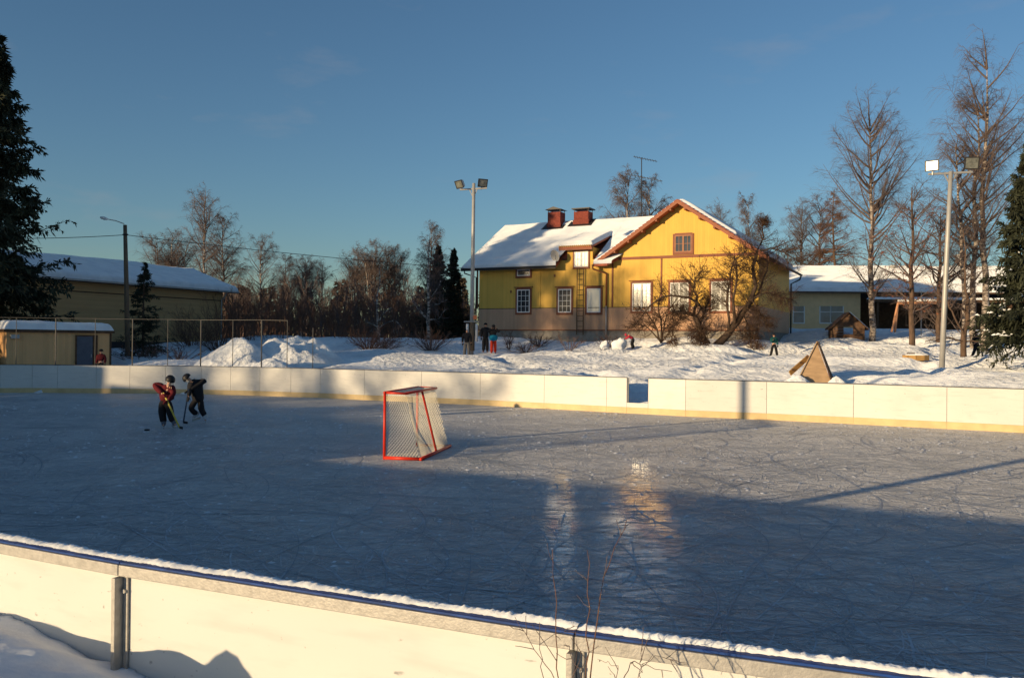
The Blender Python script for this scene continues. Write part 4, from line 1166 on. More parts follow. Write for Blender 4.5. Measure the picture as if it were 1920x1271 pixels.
# two more posts on the near side, out of the picture, whose shadows cross the ice
for (u, v, hgt) in ((-15.4, -5.0, 9.0), (-6.75, -3.2, 8.5)):
    p = uv(u, v)
    o = empty('lamp_post', (p.x, p.y, 0.4), 'grey floodlight post on the near side of the rink, outside the picture', 'lamp post', group='floodlight posts on the near side')
    MB().tube([(0,0,-0.5),(0,0,hgt)], [0.12, 0.09], 12).build('pole', M_STEEL, o, smooth=True)
    MB().bar((-0.7,0.4,hgt-0.2), (0.7,-0.4,hgt-0.2), 0.08, 0.08).build('arm', M_STEEL, o)
    for q in (-0.7, 0.7): flood(o, (q, -q*0.57, hgt+0.12), (0.3, 0.9, -0.35))

# wooden street lamp with wire
wb = at(240, 671, 47.0); wt = at(234.5, 422, 47.0)
wp = empty('street_lamp', wb, 'wooden pole street lamp rising in front of the ochre barn', 'street lamp')
d = wt-wb
MB().tube([(0,0,-0.4), d*0.5, d], [0.14, 0.125, 0.10], 10).build('pole', M_WOOD, wp, smooth=True)
a0 = at(233,420,47)-wb; a1 = at(201,411,46.5)-wb
MB().tube([a0, a0*0.5+a1*0.5+Vector((0,0,0.04)), a1], 0.025, 6).build('arm', M_STEEL, wp)
h0 = at(202,411.5,46.5)-wb; h1 = at(188,407.5,46.4)-wb
m = MB(); ax_ = (h1-h0)
m.ell((0,0,0), 0.24, 0.12, 0.09, 12, 6)
lh = m.build('lamp_head', M_WHITE, wp, smooth=True); lh.location = (h0+h1)/2; lh.rotation_euler = (0, R(14), 0)
MB().tube([at(230,440,46.9)-wb, at(240,440,46.9)-wb], 0.04, 6).build('insulator', M_DARKM, wp)
def wire(p, q, sag, label):
    pts = [p+(q-p)*k/16+Vector((0,0,-sag*4*(k/16)*(1-k/16))) for k in range(17)]
    o = MB().tube([x-p for x in pts], 0.022, 4).build('power_line', M_DARKM, None)
    o.location = p; tag(o, label, 'cable', 'overhead wires')
p0 = at(235, 440.5, 47)
wire(p0, at(882, 504, 60), 0.15, 'thin overhead wire running right from the wooden street lamp to the house')
wire(p0, at(-60, 446, 44), 0.1, 'thin overhead wire running left from the street lamp past the big spruce')

# tall fence posts behind the left boards
fence = empty('ball_fence', (FAR[4].x, FAR[4].y+0.5, 0.3), 'tall thin steel post-and-rail fence behind the left far boards', 'fence')
fo = Vector(fence.location)
rail = []
for px, top in ((-40,595),(31,595.5),(105,596.5),(179,597.5),(249,598.5),(315,599),(377,600),(437,600),(491,600),(539,601),(587,615)):
    fx = np.interp(px, [q[0] for q in far_px], [q.x/q.y for q in FAR]) if px >= 0 else (px-960)/1600
    fy_ = np.interp(max(px,0), [q[0] for q in far_px], [q.y for q in FAR])+0.45
    b = Vector((fx*fy_ if px >= 0 else (px-960)/F*fy_, fy_, 0.2)); t = at(px, top, fy_); b.x = t.x
    if px < 587: rail.append(t)
    r = 0.026 if px in (105, 249, 377, 491) else 0.015
    MB().tube([b-fo, t-fo], r, 6).build('post', M_FENCE, fence)
for a, b in zip(rail[:-1], rail[1:]):
    MB().tube([a-fo, b-fo], 0.012, 6).build('top_rail', M_FENCE, fence)

# ---------------------------------------------------------------- vegetation generators
def lines_mesh(L, rad, sides=3):
    """L (N,K,3), rad (N,K) -> vertices, quads"""
    N, K, _ = L.shape
    T = np.empty_like(L); T[:,1:-1] = L[:,2:]-L[:,:-2]; T[:,0] = L[:,1]-L[:,0]; T[:,-1] = L[:,-1]-L[:,-2]
    T /= np.linalg.norm(T, axis=2, keepdims=True)+1e-9
    ref = np.where(np.abs(T[...,2:3]) > 0.9, np.array([1.0,0,0]), np.array([0,0,1.0]))
    a = np.cross(T, ref); a /= np.linalg.norm(a, axis=2, keepdims=True)+1e-9
    b = np.cross(T, a)
    vs = []
    for j in range(sides):
        w = 2*math.pi*j/sides
        vs.append(L + (a*math.cos(w)+b*math.sin(w))*rad[...,None])
    V = np.stack(vs, 2).reshape(-1,3)
    base = np.arange(N*K*sides).reshape(N, K, sides)
    q = np.stack([base[:,:-1,:], np.roll(base[:,:-1,:],-1,2), np.roll(base[:,1:,:],-1,2), base[:,1:,:]], -1).reshape(-1,4)
    return V, q
def join_vq(parts):
    vs = []; qs = []; o = 0
    for v, q in parts:
        vs.append(v); qs.append(q+o); o += len(v)
    return np.concatenate(vs), np.concatenate(qs)
def kids(rng, P, M, t0, t1, lens, ang, up, K=4, wob=0.06, tpow=1.0, lt=0.5, flat=False):
    """M children on every line of P. lens: length per parent line. returns (N*M,K,3), parameter t, length"""
    N, KP, _ = P.shape
    t = t0+(t1-t0)*rng.rand(N, M)**tpow
    x = t*(KP-1.001); i = np.floor(x).astype(int); f = (x-i)[...,None]
    n = np.arange(N)[:,None]
    st = P[n,i]*(1-f)+P[n,i+1]*f
    tan = P[n,i+1]-P[n,i]; tan /= np.linalg.norm(tan, axis=2, keepdims=True)+1e-9
    r = rng.randn(N, M, 3)
    if flat:
        side = np.cross(tan, np.array([0,0,1.0])); side *= np.sign(rng.randn(N,M,1)); r = side+0.25*r
    r -= tan*(r*tan).sum(2, keepdims=True); r /= np.linalg.norm(r, axis=2, keepdims=True)+1e-9
    an = np.radians(ang)*(0.75+0.5*rng.rand(N,M,1))
    d = tan*np.cos(an)+r*np.sin(an)
    ln = np.asarray(lens).reshape(-1,1)*(1-lt*t)*(0.6+0.7*rng.rand(N,M))
    s = np.linspace(0,1,K)[None,None,:,None]
    L = st[:,:,None,:]+d[:,:,None,:]*ln[...,None,None]*s
    L = L + np.array([0,0,1.0])*(up*ln[...,None,None]*s**2)
    if wob: L = L + np.cumsum(rng.randn(N,M,K,3)*wob*ln[...,None,None]/K, 2)*(s > 0)
    return L.reshape(N*M,K,3), t.ravel(), ln.ravel()
def taper(n, K, r0, r1):
    r0 = np.broadcast_to(np.asarray(r0, dtype=float).reshape(-1,1), (n,1)); return r0 + (np.asarray(r1)-r0)*np.linspace(0,1,K)[None,:]

def birch_mesh(seed, H, r0, stems=((0,0,0,1.0),), n1=46, m2=8, m3=8, tb=0.22, ang=48, spread=0.27, droop=-0.35, tw=0.008, up1=0.22, conic=0.6):
    rng = np.random.RandomState(seed)
    tr = []; cr_ = []
    for (ox, oy, lean, hs) in stems:
        K = 12; s = np.linspace(0,1,K)
        h = H*hs
        P = np.zeros((1,K,3)); P[0,:,2] = -0.4+(h+0.4)*s
        P[0,:,0] = ox+lean*h*s+np.cumsum(rng.randn(K))*h*0.006; P[0,:,1] = oy+np.cumsum(rng.randn(K))*h*0.006
        tr.append(lines_mesh(P, (r0*hs*(1-s)**0.8+0.02)[None,:]*1.0, 9))
        nn = int(n1*hs)
        L1, t1, l1_ = kids(rng, P, nn, tb, 0.99, [h*spread], ang, up1, 6, 0.10, 0.9, 0.0)
        # crown outline: widest about a third up the crown
        tt = (t1-tb)/(1-tb)
        prof = np.clip(0.35+1.6*tt, 0, 1)*(1-tt**1.5*conic)
        st = L1[:,:1]; L1 = st+(L1-st)*prof[:,None,None]
        l1_ = l1_*prof
        rr = np.clip(0.012+0.02*l1_, 0.012, 0.09)*r0/0.16
        big = lines_mesh(L1, taper(len(L1), 6, np.minimum(rr,0.075), 0.008), 4)
        L2, t2, l2_ = kids(rng, L1, m2, 0.2, 1.0, l1_*0.55, 42, -0.05, 4, 0.12)
        L3, t3, l3_ = kids(rng, L2, m3, 0.1, 1.0, l2_*0.75+0.25, 40, droop, 3, 0.10)
        cr_ += [big, lines_mesh(L2, taper(len(L2), 4, 0.012, 0.006), 3), lines_mesh(L3, taper(len(L3), 3, tw, tw*0.5), 3)]
    return join_vq(tr), join_vq(cr_)

TREE_PROTO = {}
def put_tree(key, maker, name, p, H, label, group, mats, cat='tree', rz=0.0, wide=1.0, lean=0.0):
    """one tree: Empty at its foot > trunk, crown; meshes shared between trees of one kind"""
    if key not in TREE_PROTO:
        (tv, tq), (cv, cq) = maker()
        a = np_obj('trunk', tv, tq, mats[0], None, True); b = np_obj('crown', cv, cq, mats[1], None, False)
        TREE_PROTO[key] = (a, b, tv[:,2].max()); first = True
    else: first = False
    a, b, h0 = TREE_PROTO[key]
    root = empty(name, p, label, cat, rz, group)
    k = H/h0*({'bbig': 0.93, 'btwin': 0.94}.get(key, 0.985) if 'birch' in name else 1.0); root.scale = (k*wide, k*wide, k); root.rotation_euler.y = lean
    for q in (a, b):
        c = q if first else q.copy()
        if not first: COL.objects.link(c)
        c.parent = root
    return root
def tree_h(px, topy, D, base=None):
    p = at(px, topy, D); b = gz(p.x, p.y) if base is None else base
    return Vector((p.x, p.y, b-0.05)), p.z-b

def spruce_mesh(seed, H, rad, dens=14.0, m2=13, m3=5, nw=0.05, nl=0.24, tb=0.04, droop=-0.30):
    rng = np.random.RandomState(seed)
    K = 10; s = np.linspace(0,1,K); P = np.zeros((1,K,3)); P[0,:,2] = -0.4+(H+0.4)*s
    trunk = lines_mesh(P, (0.013*H*(1-s)+0.015)[None,:], 8)
    n1 = int(H*dens)
    L1, t1, l1_ = kids(rng, P, n1, tb, 0.985, [rad], 98, 0.0, 6, 0.05, 1.15, 0.0)
    ln = (1-t1)**0.85*(0.75+0.5*rng.rand(n1))*(0.55+0.45*np.clip(t1/0.12,0,1))
    st = L1[:,:1]; L1 = st+(L1-st)*ln[:,None,None]
    sg = np.linspace(0,1,6)[None,:]
    L1[...,2] += rad*ln[:,None]*(droop*1.3*sg+0.34*sg**2.5)*(1-0.9*t1[:,None])+ rad*ln[:,None]*sg*0.35*(t1[:,None]**2)
    l1_ = rad*ln
    L2, t2, l2_ = kids(rng, L1, m2, 0.06, 1.0, l1_*0.42+0.10, 58, -0.22, 4, 0.05, 0.8, 0.55, flat=True)
    # needle sprays: slim pointed blades hanging round each side twig
    L3, t3, l3_ = kids(rng, L2, m3, 0.0, 1.0, np.full(len(L2), nl)*(0.7+0.6*rng.rand(len(L2))), 42, -0.30, 2, 0.0, 1.0, 0.2)
    d = L3[:,1]-L3[:,0]; r = rng.randn(len(d),3); w = np.cross(d, r); w /= np.linalg.norm(w,axis=1,keepdims=True)+1e-9
    w *= nw*(0.7+0.6*rng.rand(len(d),1)); mid = L3[:,0]+d*0.45
    V = np.stack([L3[:,0], mid+w, L3[:,1], mid-w], 1).reshape(-1,3)
    q = np.arange(len(V)).reshape(-1,4)
    return trunk, join_vq([lines_mesh(L1, taper(n1, 6, np.clip(0.008+0.012*l1_,0,0.05), 0.006), 4), lines_mesh(L2, taper(len(L2),4,0.012,0.008),3), (V, q)]), L1

def spruce_maker(*a, **k):
    def f():
        t, c, _ = spruce_mesh(*a, **k); return t, c
    return f
MB_B = [M_BIRCH, M_TWIG]; MB_S = [M_BARK, M_NEEDLE]
bm1 = lambda: birch_mesh(1, 15, 0.17, m2=9, m3=11)
bm2 = lambda: birch_mesh(2, 15, 0.15, n1=60, m2=9, m3=12, spread=0.24, droop=-0.7)
bm3 = lambda: birch_mesh(3, 11, 0.13, stems=((0,0,0.02,1.0),(0.5,0.3,0.10,0.9),(-0.5,-0.2,-0.10,0.92),(0.1,-0.5,0.04,0.8)), n1=34, m2=8, m3=7, spread=0.30, tb=0.34)
BG = 'bare birches beyond the barn and thicket'
for (px, ty, D, key, mk, wide, lab) in [
    (322, 436, 98, 'b3', bm3, 1.15, 'bare broad-crowned tree showing above the barn roof'),
    (384, 371, 88, 'b1', bm1, 0.9, 'tallest bare birch behind the end of the ochre barn'),
    (426, 414, 92, 'b2', bm2, 1.15, 'bare birch just right of the tallest one behind the barn'),
    (491, 450, 80, 'b1', bm1, 1.0, 'slim white-stemmed bare birch right of the barn end'),
    (532, 484, 105, 'b2', bm2, 1.2, 'small far bare birch right of the slim white-stemmed birch'),
    (573, 483, 108, 'b3', bm3, 1.0, 'small far round-crowned tree above the brown thicket'),
    (604, 498, 110, 'b1', bm1, 1.2, 'lowest far bare tree above the brown thicket'),
    (672, 470, 86, 'b3', bm3, 0.95, 'left one of the round-crowned bare trees mid thicket'),
    (706, 455, 84, 'b3', bm3, 1.1, 'middle and tallest of the round-crowned bare trees'),
    (741, 466, 85, 'b3', bm3, 0.85, 'right one of the round-crowned bare trees mid thicket'),
    (804, 426, 63, 'b2', bm2, 0.95, 'bare birch with twisting lower branches left of the lamp post'),
    (1186, 332, 96, 'b2', bm2, 1.0, 'left of two weeping birches rising behind the house ridge'),
    (1217, 340, 97, 'b2', bm2, 0.95, 'right of two weeping birches rising behind the house ridge'),
    (1404, 375, 92, 'b2', bm2, 0.8, 'narrow bare birch behind the right roof slope of the house'),
    (1350, 396, 115, 'b1', bm1, 0.8, 'tiny bare treetop peeking over the gable roof'),
    (1503, 398, 104, 'b1', bm1, 1.0, 'leftmost bare birch behind the school roof'),
    (1540, 380, 103, 'b1', bm1, 1.1, 'second bare birch behind the school roof'),
    ]:
    p, H = tree_h(px, ty, D)
    put_tree(key, mk, 'birch_tree', p, H, lab, BG, MB_B, rz=px*0.37, wide=wide)
# larch-like brown tree
p, H = tree_h(1574, 352, 96)
put_tree('larch', lambda: birch_mesh(9, 14, 0.16, n1=95, m2=8, m3=7, ang=80, spread=0.24, up1=0.02, droop=-0.2, conic=0.95, tb=0.12), 'larch_tree', p, H, 'brown conical larch left of the tall birch by the playhouse', None, [M_BARK, M_TWIGR], wide=1.0)
p, H = tree_h(1640, 199, 56.5)
put_tree('bbig', lambda: birch_mesh(12, 16, 0.22, n1=62, m2=9, m3=11, spread=0.27, ang=50, up1=0.42, droop=-0.2, tw=0.005, tb=0.2), 'birch_tree', p, H, 'tall bare birch standing behind the playhouse', 'birches by the playground', MB_B, rz=1.0, wide=1.0, lean=R(-0.4))
p, H = tree_h(1862, 86, 53)
p.x = at(1838, 640, 53).x
put_tree('btwin', lambda: birch_mesh(14, 19, 0.23, stems=((0,0,0.028,1.0),(-0.25,0.15,0.004,0.86),(-0.9,0.4,-0.03,0.72)), n1=50, m2=9, m3=11, spread=0.24, ang=50, up1=0.25, droop=-0.7, tw=0.005, tb=0.26), 'birch_tree', p, H, 'tallest twin-stemmed weeping birch behind the right floodlight post', 'birches by the playground', MB_B, rz=0.0, wide=1.0)

# spruces
p, H = tree_h(-14, 40, 43, 0.7)
put_tree('sp1', spruce_maker(21, 17, 3.9, dens=19, m2=18, m3=8, nw=0.05, nl=0.34), 'spruce_tree', p, H, 'huge dark spruce filling the left edge of the picture', 'spruces', MB_S, rz=0.6)
p, H = tree_h(270, 488, 50)
put_tree('sp2', spruce_maker(22, 6, 1.5, dens=22, m2=12, m3=5, nw=0.022, nl=0.16, droop=-0.15), 'spruce_tree', p, H, 'small dark spruce beside the wooden street lamp', 'spruces', MB_S, rz=0.2, wide=1.1)
for (px, ty, D, w, lab) in ((822, 455, 70, 0.85, 'dark spruce behind the bare birch left of the house'), (851, 462, 67, 0.75, 'thin dark spruce next to the left corner of the house')):
    p, H = tree_h(px, ty, D)
    put_tree('sp1', None, 'spruce_tree', p, H, lab, 'spruces', MB_S, rz=px, wide=w*1.15)
p, H = tree_h(1932, 262, 37.5)
rt = put_tree('sp3', spruce_maker(25, 10, 2.7, dens=22, m2=16, m3=7, nw=0.04, nl=0.28, tb=0.20, droop=-0.4), 'spruce_tree', p, H, 'snow-dusted spruce at the right edge beside the playground', 'spruces', MB_S, rz=2.2, wide=0.86)
# snow clumps on the near lower boughs of that spruce
_, _, L1 = spruce_mesh(25, 10, 2.7, dens=22, m2=16, m3=7, nw=0.04, nl=0.28, tb=0.20, droop=-0.4)
rng = np.random.RandomState(3); vs = []; fs = []
for ln in L1:
    if ln[0,2] > 5.0 or rng.rand() < 0.3: continue
    for k in range(rng.randint(2, 6)):
        t = rng.uniform(0.45, 0.98)*5; i = min(int(t), 4); c = ln[i]+(ln[i+1]-ln[i])*(t-i)
        d = ln[i+1]-ln[i]; d = d/np.linalg.norm(d); sd = np.cross(d, [0,0,1]); c = c+sd*rng.uniform(-0.25,0.25)
        a = rng.uniform(0.08, 0.24); w_ = rng.uniform(0.03, 0.08); h_ = rng.uniform(0.03, 0.06); o = len(vs)
        vs += [c-d*a, c+sd*w_, c+d*a, c-sd*w_, c+[0,0,h_+0.03]]
        fs += [(o,o+1,o+4,o+4),(o+1,o+2,o+4,o+4),(o+2,o+3,o+4,o+4),(o+3,o,o+4,o+4)]
m = MB(); m.v = [tuple(q) for q in vs]; m.f = [f[:3] for f in fs]; m.m = [0]*len(fs)
tag(m.build('snow_clumps', M_SNOWF, rt), kind='stuff')

# trees outside the picture on the sunward side; their shadows fall on house, boards and yard
SG = 'spruces left of the picture'
for i, (u, v, H) in enumerate([(-54.5,-8,18),(-55,-18,19),(-59,-8,18),(-63,-4,19),(-56.5,-30,20),(-67.5,3,17)]):
    q = uv(u, v)
    put_tree('sp1', None, 'spruce_tree', (q.x, q.y, 0.7), H, 'tall spruce standing left of the rink, outside the picture', SG, MB_S, rz=i*1.3, wide=0.95)
for i, (u, v, H) in enumerate([(-34.6,-46,7.4),(-32.2,-50,7.6),(-30.0,-44,7.2),(-27.6,-48,7.8),(-24.6,-52,8.0),(-40.6,-44,15.0),(-48.5,-24,15.5),(-45.0,-26,15.5),(-42.6,-20,13.0),(-46.6,-38,17),(-50.2,-34,16)]):
    q = uv(u, v)
    put_tree('b1' if i % 2 else 'b3', None, 'birch_tree', (q.x, q.y, 0.7), H, 'bare birch standing left of the rink, outside the picture', 'birches left of the picture', MB_B, rz=i*2.1, wide=1.0)

# oak with withered leaves
def oak_mesh(seed=31, H=9.0, leafn=1300, spread=0.34, stems=((0,0,0,1.0),)):
    (tv, tq), (cv, cq) = birch_mesh(seed, H, 0.14, stems=stems, n1=40, m2=7, m3=5, spread=spread, ang=55, up1=0.15, droop=0.0, tb=0.16, tw=0.006, conic=0.7)
    return (tv, tq), (cv, cq)
def leaf_cloud(rng, cv, n, zlo, zhi, size):
    z = cv[:,2]; ok = np.where((z > zlo) & (z < zhi))[0]
    c = cv[rng.choice(ok, n)]
    a = rng.randn(n,3); a /= np.linalg.norm(a,axis=1,keepdims=True); b = np.cross(a, rng.randn(n,3)); b /= np.linalg.norm(b,axis=1,keepdims=True)
    s = size*(0.6+0.8*rng.rand(n,1)); c = c + rng.randn(n,3)*0.03
    V = np.stack([c, c+a*s+b*s*0.5, c+a*s*2, c+a*s-b*s*0.5], 1).reshape(-1,3)
    return V, np.arange(4*n).reshape(-1,4)
p, H = tree_h(1712, 352, 51)
om = oak_mesh()
ok = put_tree('oak', lambda: om, 'oak_tree', p, H, 'young oak keeping withered red-brown leaves, right of the tall birch', None, [M_BARK, M_TWIG], wide=1.1)
hh = TREE_PROTO['oak'][2]; rng = np.random.RandomState(8)
lv, lq = leaf_cloud(rng, om[1][0], 900, hh*0.22, hh*0.9, 0.055)
tag(np_obj('withered_leaves', lv, lq, M_LEAF, ok), kind='stuff')
p, H = tree_h(1765, 400, 55)
om2 = oak_mesh(33, 7.5, spread=0.42)
ok2 = put_tree('oak2', lambda: om2, 'rowan_tree', p, H, 'small bare tree with a few brown leaves behind the right floodlight post', None, [M_BARK, M_TWIG])
lv, lq = leaf_cloud(rng, om2[1][0], 260, 1.5, 6.5, 0.05)
tag(np_obj('withered_leaves', lv, lq, M_LEAF, ok2), kind='stuff')

# ---------------------------------------------------------------- hand-laid trees (limbs traced, then twigs grown)
def limb_tree(name, label, cat, base, limbs, D, seed, mats, m2=10, m3=5, l2=1.3, l3=0.45, ang=60, up=0.1, leaves=0, lmat=None, lsize=0.035, tw=0.008, depth=1.2, group=None, r2=0.014):
    """limbs: list of (pixel polyline, r0, r1, depth offset at end)"""
    b = Vector(base); rng = np.random.RandomState(seed)
    root = empty(name, b, label, cat, group=group)
    tr = []; L1 = []
    for (pl, r0, r1, dd) in limbs:
        pts = [np.array(at(x, y, D+dd*(k/(max(1,len(pl)-1)))))-np.array(b) for k, (x, y) in enumerate(pl)]
        pts = np.array(pts)
        # resample to 9 with a little wobble
        t = np.linspace(0, len(pts)-1, 9); i = np.minimum(t.astype(int), len(pts)-2); f = (t-i)[:,None]
        P = pts[i]*(1-f)+pts[i+1]*f
        P[1:-1] += rng.randn(7,3)*0.04*min(1.0, np.linalg.norm(pts[-1]-pts[0])/3)
        P = P[None]
        tr.append(lines_mesh(P, (r0+(r1-r0)*np.linspace(0,1,9)**0.7)[None], 7))
        L1.append(P)
    np_obj('trunk', *join_vq(tr), mats[0], root, True)
    L1 = np.concatenate(L1)
    seglen = np.linalg.norm(np.diff(L1, axis=1), axis=2).sum(1)
    L2, t2, ln2 = kids(rng, L1, m2, 0.25, 1.0, np.minimum(seglen*0.5, l2), ang, up, 5, 0.22)
    L3, t3, ln3 = kids(rng, L2, m3, 0.15, 1.0, ln2*0.5+l3*0.5, 50, up*0.6, 4, 0.2)
    cv, cq = join_vq([lines_mesh(L2, taper(len(L2),5,r2*1.6,r2*0.6),4), lines_mesh(L3, taper(len(L3),4,tw,tw*0.5),3)])
    np_obj('crown', cv, cq, mats[1], root)
    if leaves:
        lv, lq = leaf_cloud(rng, cv, leaves, -99, 99, lsize)
        tag(np_obj('withered_leaves', lv, lq, lmat or M_APLEAF, root), kind='stuff')
    return root
Da = 50.0
pa = at(1335, 652, Da)
limb_tree('apple_tree', 'gnarled old apple tree with forked trunk in front of the gable', 'tree', pa, [
    ([(1332,656),(1322,640),(1310,612),(1302,590)], 0.26, 0.13, -0.3),
    ([(1338,656),(1352,640),(1372,612),(1395,585),(1410,562)], 0.29, 0.15, 0.4),
    ([(1302,590),(1285,586),(1262,584)], 0.13, 0.07, -0.6),
    ([(1304,596),(1318,572),(1300,560),(1255,553),(1235,560),(1205,585),(1188,612)], 0.10, 0.03, -0.8),
    ([(1300,592),(1308,560),(1298,530),(1318,505)], 0.10, 0.03, 0.5),
    ([(1308,610),(1322,585),(1330,560)], 0.10, 0.05, 0.6),
    ([(1408,565),(1418,535),(1410,500),(1418,470),(1432,445)], 0.16, 0.05, 0.3),
    ([(1378,605),(1376,560),(1382,520),(1380,485),(1400,470)], 0.10, 0.04, -0.4),
    ([(1366,615),(1362,570),(1370,520),(1378,480)], 0.09, 0.04, 0.6),
    ([(1410,560),(1440,548),(1462,555),(1482,560)], 0.07, 0.02, -0.6),
    ([(1412,562),(1425,590),(1440,612)], 0.06, 0.02, -0.9),
    ([(1432,445),(1428,425),(1436,412)], 0.06, 0.02, 0.2),
    ([(1425,470),(1450,465),(1480,478),(1500,492)], 0.06, 0.02, 0.4),
    ([(1400,575),(1425,545),(1440,500),(1440,470)], 0.10, 0.03, 1.0),
    ([(1395,590),(1405,620),(1410,640)], 0.05, 0.02, 0.8),
    ([(1310,600),(1308,625),(1318,652)], 0.06, 0.03, -0.5),
    ([(1262,584),(1262,610),(1258,640)], 0.05, 0.03, -0.3),
    ], Da, 61, [M_ABARK, M_ATWIG], m2=40, m3=12, l2=1.7, l3=0.6, leaves=4200, lsize=0.04, tw=0.007, up=0.02, r2=0.013)
pb_ = at(1240, 640, 52.5)
limb_tree('apple_tree', 'low twiggy apple bush between the snowball and the old apple tree', 'bush', pb_, [
    ([(1240,643),(1232,615),(1215,590),(1195,575)], 0.07, 0.02, -0.5),
    ([(1240,643),(1244,610),(1252,580),(1270,560)], 0.07, 0.02, 0.4),
    ([(1240,643),(1238,600),(1232,570),(1240,545)], 0.07, 0.02, 0.2),
    ([(1242,640),(1262,610),(1285,595)], 0.05, 0.02, -0.4),
    ([(1238,640),(1215,615),(1190,605),(1182,615)], 0.05, 0.02, -0.5)], 52.5, 63, [M_ABARK, M_ATWIG], m2=26, m3=9, l2=0.9, l3=0.4, leaves=350, lsize=0.03, up=0.1)
# pruned small tree right of the right lamp post
ps = at(1808, 674, 44)
limb_tree('maple_tree', 'small pruned tree with pale stem between floodlight post and right spruce', 'tree', ps, [
    ([(1807,678),(1808,640),(1812,600),(1815,560)], 0.17, 0.10, 0.0),
    ([(1808,632),(1795,605),(1782,580),(1775,560)], 0.07, 0.03, -0.3),
    ([(1813,590),(1800,570),(1778,563)], 0.07, 0.02, -0.4),
    ([(1810,640),(1838,640),(1860,645)], 0.05, 0.02, -0.4),
    ([(1808,640),(1770,632),(1735,640)], 0.05, 0.02, -0.5),
    ([(1815,560),(1808,520),(1812,480),(1806,430)], 0.07, 0.02, 0.2)], 44, 65, [M_BARK, M_TWIG], m2=8, m3=5, l2=1.2, leaves=0)
# lower limbs of the oak: long side branches with a little snow
# birch sapling with arching branches in the thicket
limb_tree('birch_sapling', 'short birch stump with pale arching branches in front of the thicket', 'tree', at(708, 640, 55), [
    ([(708,642),(708,620),(709,590),(710,555),(711,500)], 0.16, 0.03, 0.0),
    ([(708,612),(716,590),(728,580),(735,577)], 0.06, 0.02, 0.3),
    ([(708,618),(722,604),(742,600),(754,616)], 0.06, 0.02, -0.4),
    ([(708,612),(695,606),(685,604)], 0.05, 0.02, -0.2)], 55, 67, [M_BIRCH, M_TWIG], m2=7, m3=5, l2=1.2, up=0.2)
limb_tree('birch_sapling', 'bare tree with long rising lower branches just left of the house', 'tree', at(803, 640, 58), [
    ([(803,640),(803,600),(803,560),(804,500),(806,450)], 0.16, 0.05, 0.0),
    ([(803,600),(790,585),(775,560),(768,545)], 0.05, 0.02, 0.4),
    ([(803,598),(785,580),(772,565)], 0.05, 0.02, -0.4),
    ([(803,570),(820,540),(832,515)], 0.05, 0.02, 0.5),
    ([(803,600),(822,598),(835,580)], 0.05, 0.02, -0.5),
    ([(803,575),(822,570),(838,562)], 0.04, 0.02, -0.5)], 58, 69, [M_BIRCH, M_TWIG], m2=8, m3=5, l2=1.1, up=0.15)

# ---------------------------------------------------------------- bushes
def bush(px, D, r, h, n, label, seed, mt=None, m2=4, m3=4, group='bare bushes in the snow', leafy=0):
    p = at(px, 640, D); b = Vector((p.x, p.y, gz(p.x, p.y)-0.05)); rng = np.random.RandomState(seed)
    K = 6; s = np.linspace(0,1,K)[None,:,None]
    a = rng.rand(n)*2*math.pi; sp = rng.rand(n)**0.6
    d = np.stack([np.cos(a)*sp*r, np.sin(a)*sp*r, h*(0.6+0.5*rng.rand(n))*(1-0.35*sp)], 1)
    st = np.stack([np.cos(a)*sp*r*0.25, np.sin(a)*sp*r*0.25, 0*a-0.1], 1)
    L = st[:,None]+d[:,None]*s; L[...,:2] += 0.25*d[:,None,:2]*s**2
    L += np.cumsum(rng.randn(n,K,3)*0.03*h, 1)*(s > 0)
    ln = np.linalg.norm(d, axis=1)
    L2, _, l2_ = kids(rng, L, m2, 0.25, 1, ln*0.45, 35, 0.1, 4, 0.1)
    L3, _, _ = kids(rng, L2, m3, 0.2, 1, l2_*0.5, 40, 0.05, 3, 0.1)
    root = empty('bush', b, label, 'bush', group=group)
    np_obj('stems', *lines_mesh(L, taper(n,K,0.022,0.008),4), mt or M_TWIG, root)
    np_obj('twigs', *join_vq([lines_mesh(L2, taper(len(L2),4,0.009,0.005),3), lines_mesh(L3, taper(len(L3),3,0.006,0.003),3)]), mt or M_TWIGR, root)['kind'] = 'stuff'
    return root
bush(412, 56, 2.3, 3.6, 60, 'big reddish bare bush in front of the barn end', 71, M_TWIGR, 5, 6)
bush(360, 58, 1.8, 2.8, 40, 'bare reddish bush left of the biggest one by the barn', 72, M_TWIGR, 5, 5)
bush(268, 46, 1.5, 1.2, 26, 'low dark bush under the small spruce', 73)
bush(335, 45, 1.1, 0.9, 20, 'low dark bush left of the fence post by the snow pile', 74)
bush(690, 52, 1.6, 1.7, 40, 'low brown bush left of the arching birch', 75, M_TWIGR)
bush(712, 51, 1.3, 1.3, 34, 'tangled brown bush at the foot of the arching birch', 76)
bush(808, 53, 1.3, 1.5, 36, 'brown bush at the foot of the bare tree left of the house', 77)
bush(640, 60, 1.8, 1.9, 36, 'brown bush at the edge of the thicket behind the snow piles', 78, M_TWIGR)
bush(955, 55.5, 0.35, 1.25, 12, 'small frosted shrub against the lilac wall by the two onlookers', 79)
bush(1010, 56, 1.0, 0.9, 24, 'sparse shrub below the left house windows', 80)
bush(1066, 50, 0.8, 1.0, 10, 'few thin bare stalks in the snow before the ladder', 81)
bush(1140, 54, 0.9, 0.9, 22, 'low brown stalks by the downpipe, left of the snowball', 82)
bush(985, 52, 0.9, 0.7, 22, 'snow-laden low shrub right of the onlooker in orange trousers', 83)
bush(1418, 50.5, 0.5, 0.7, 40, 'dark round shrub at the right corner of the house', 84)

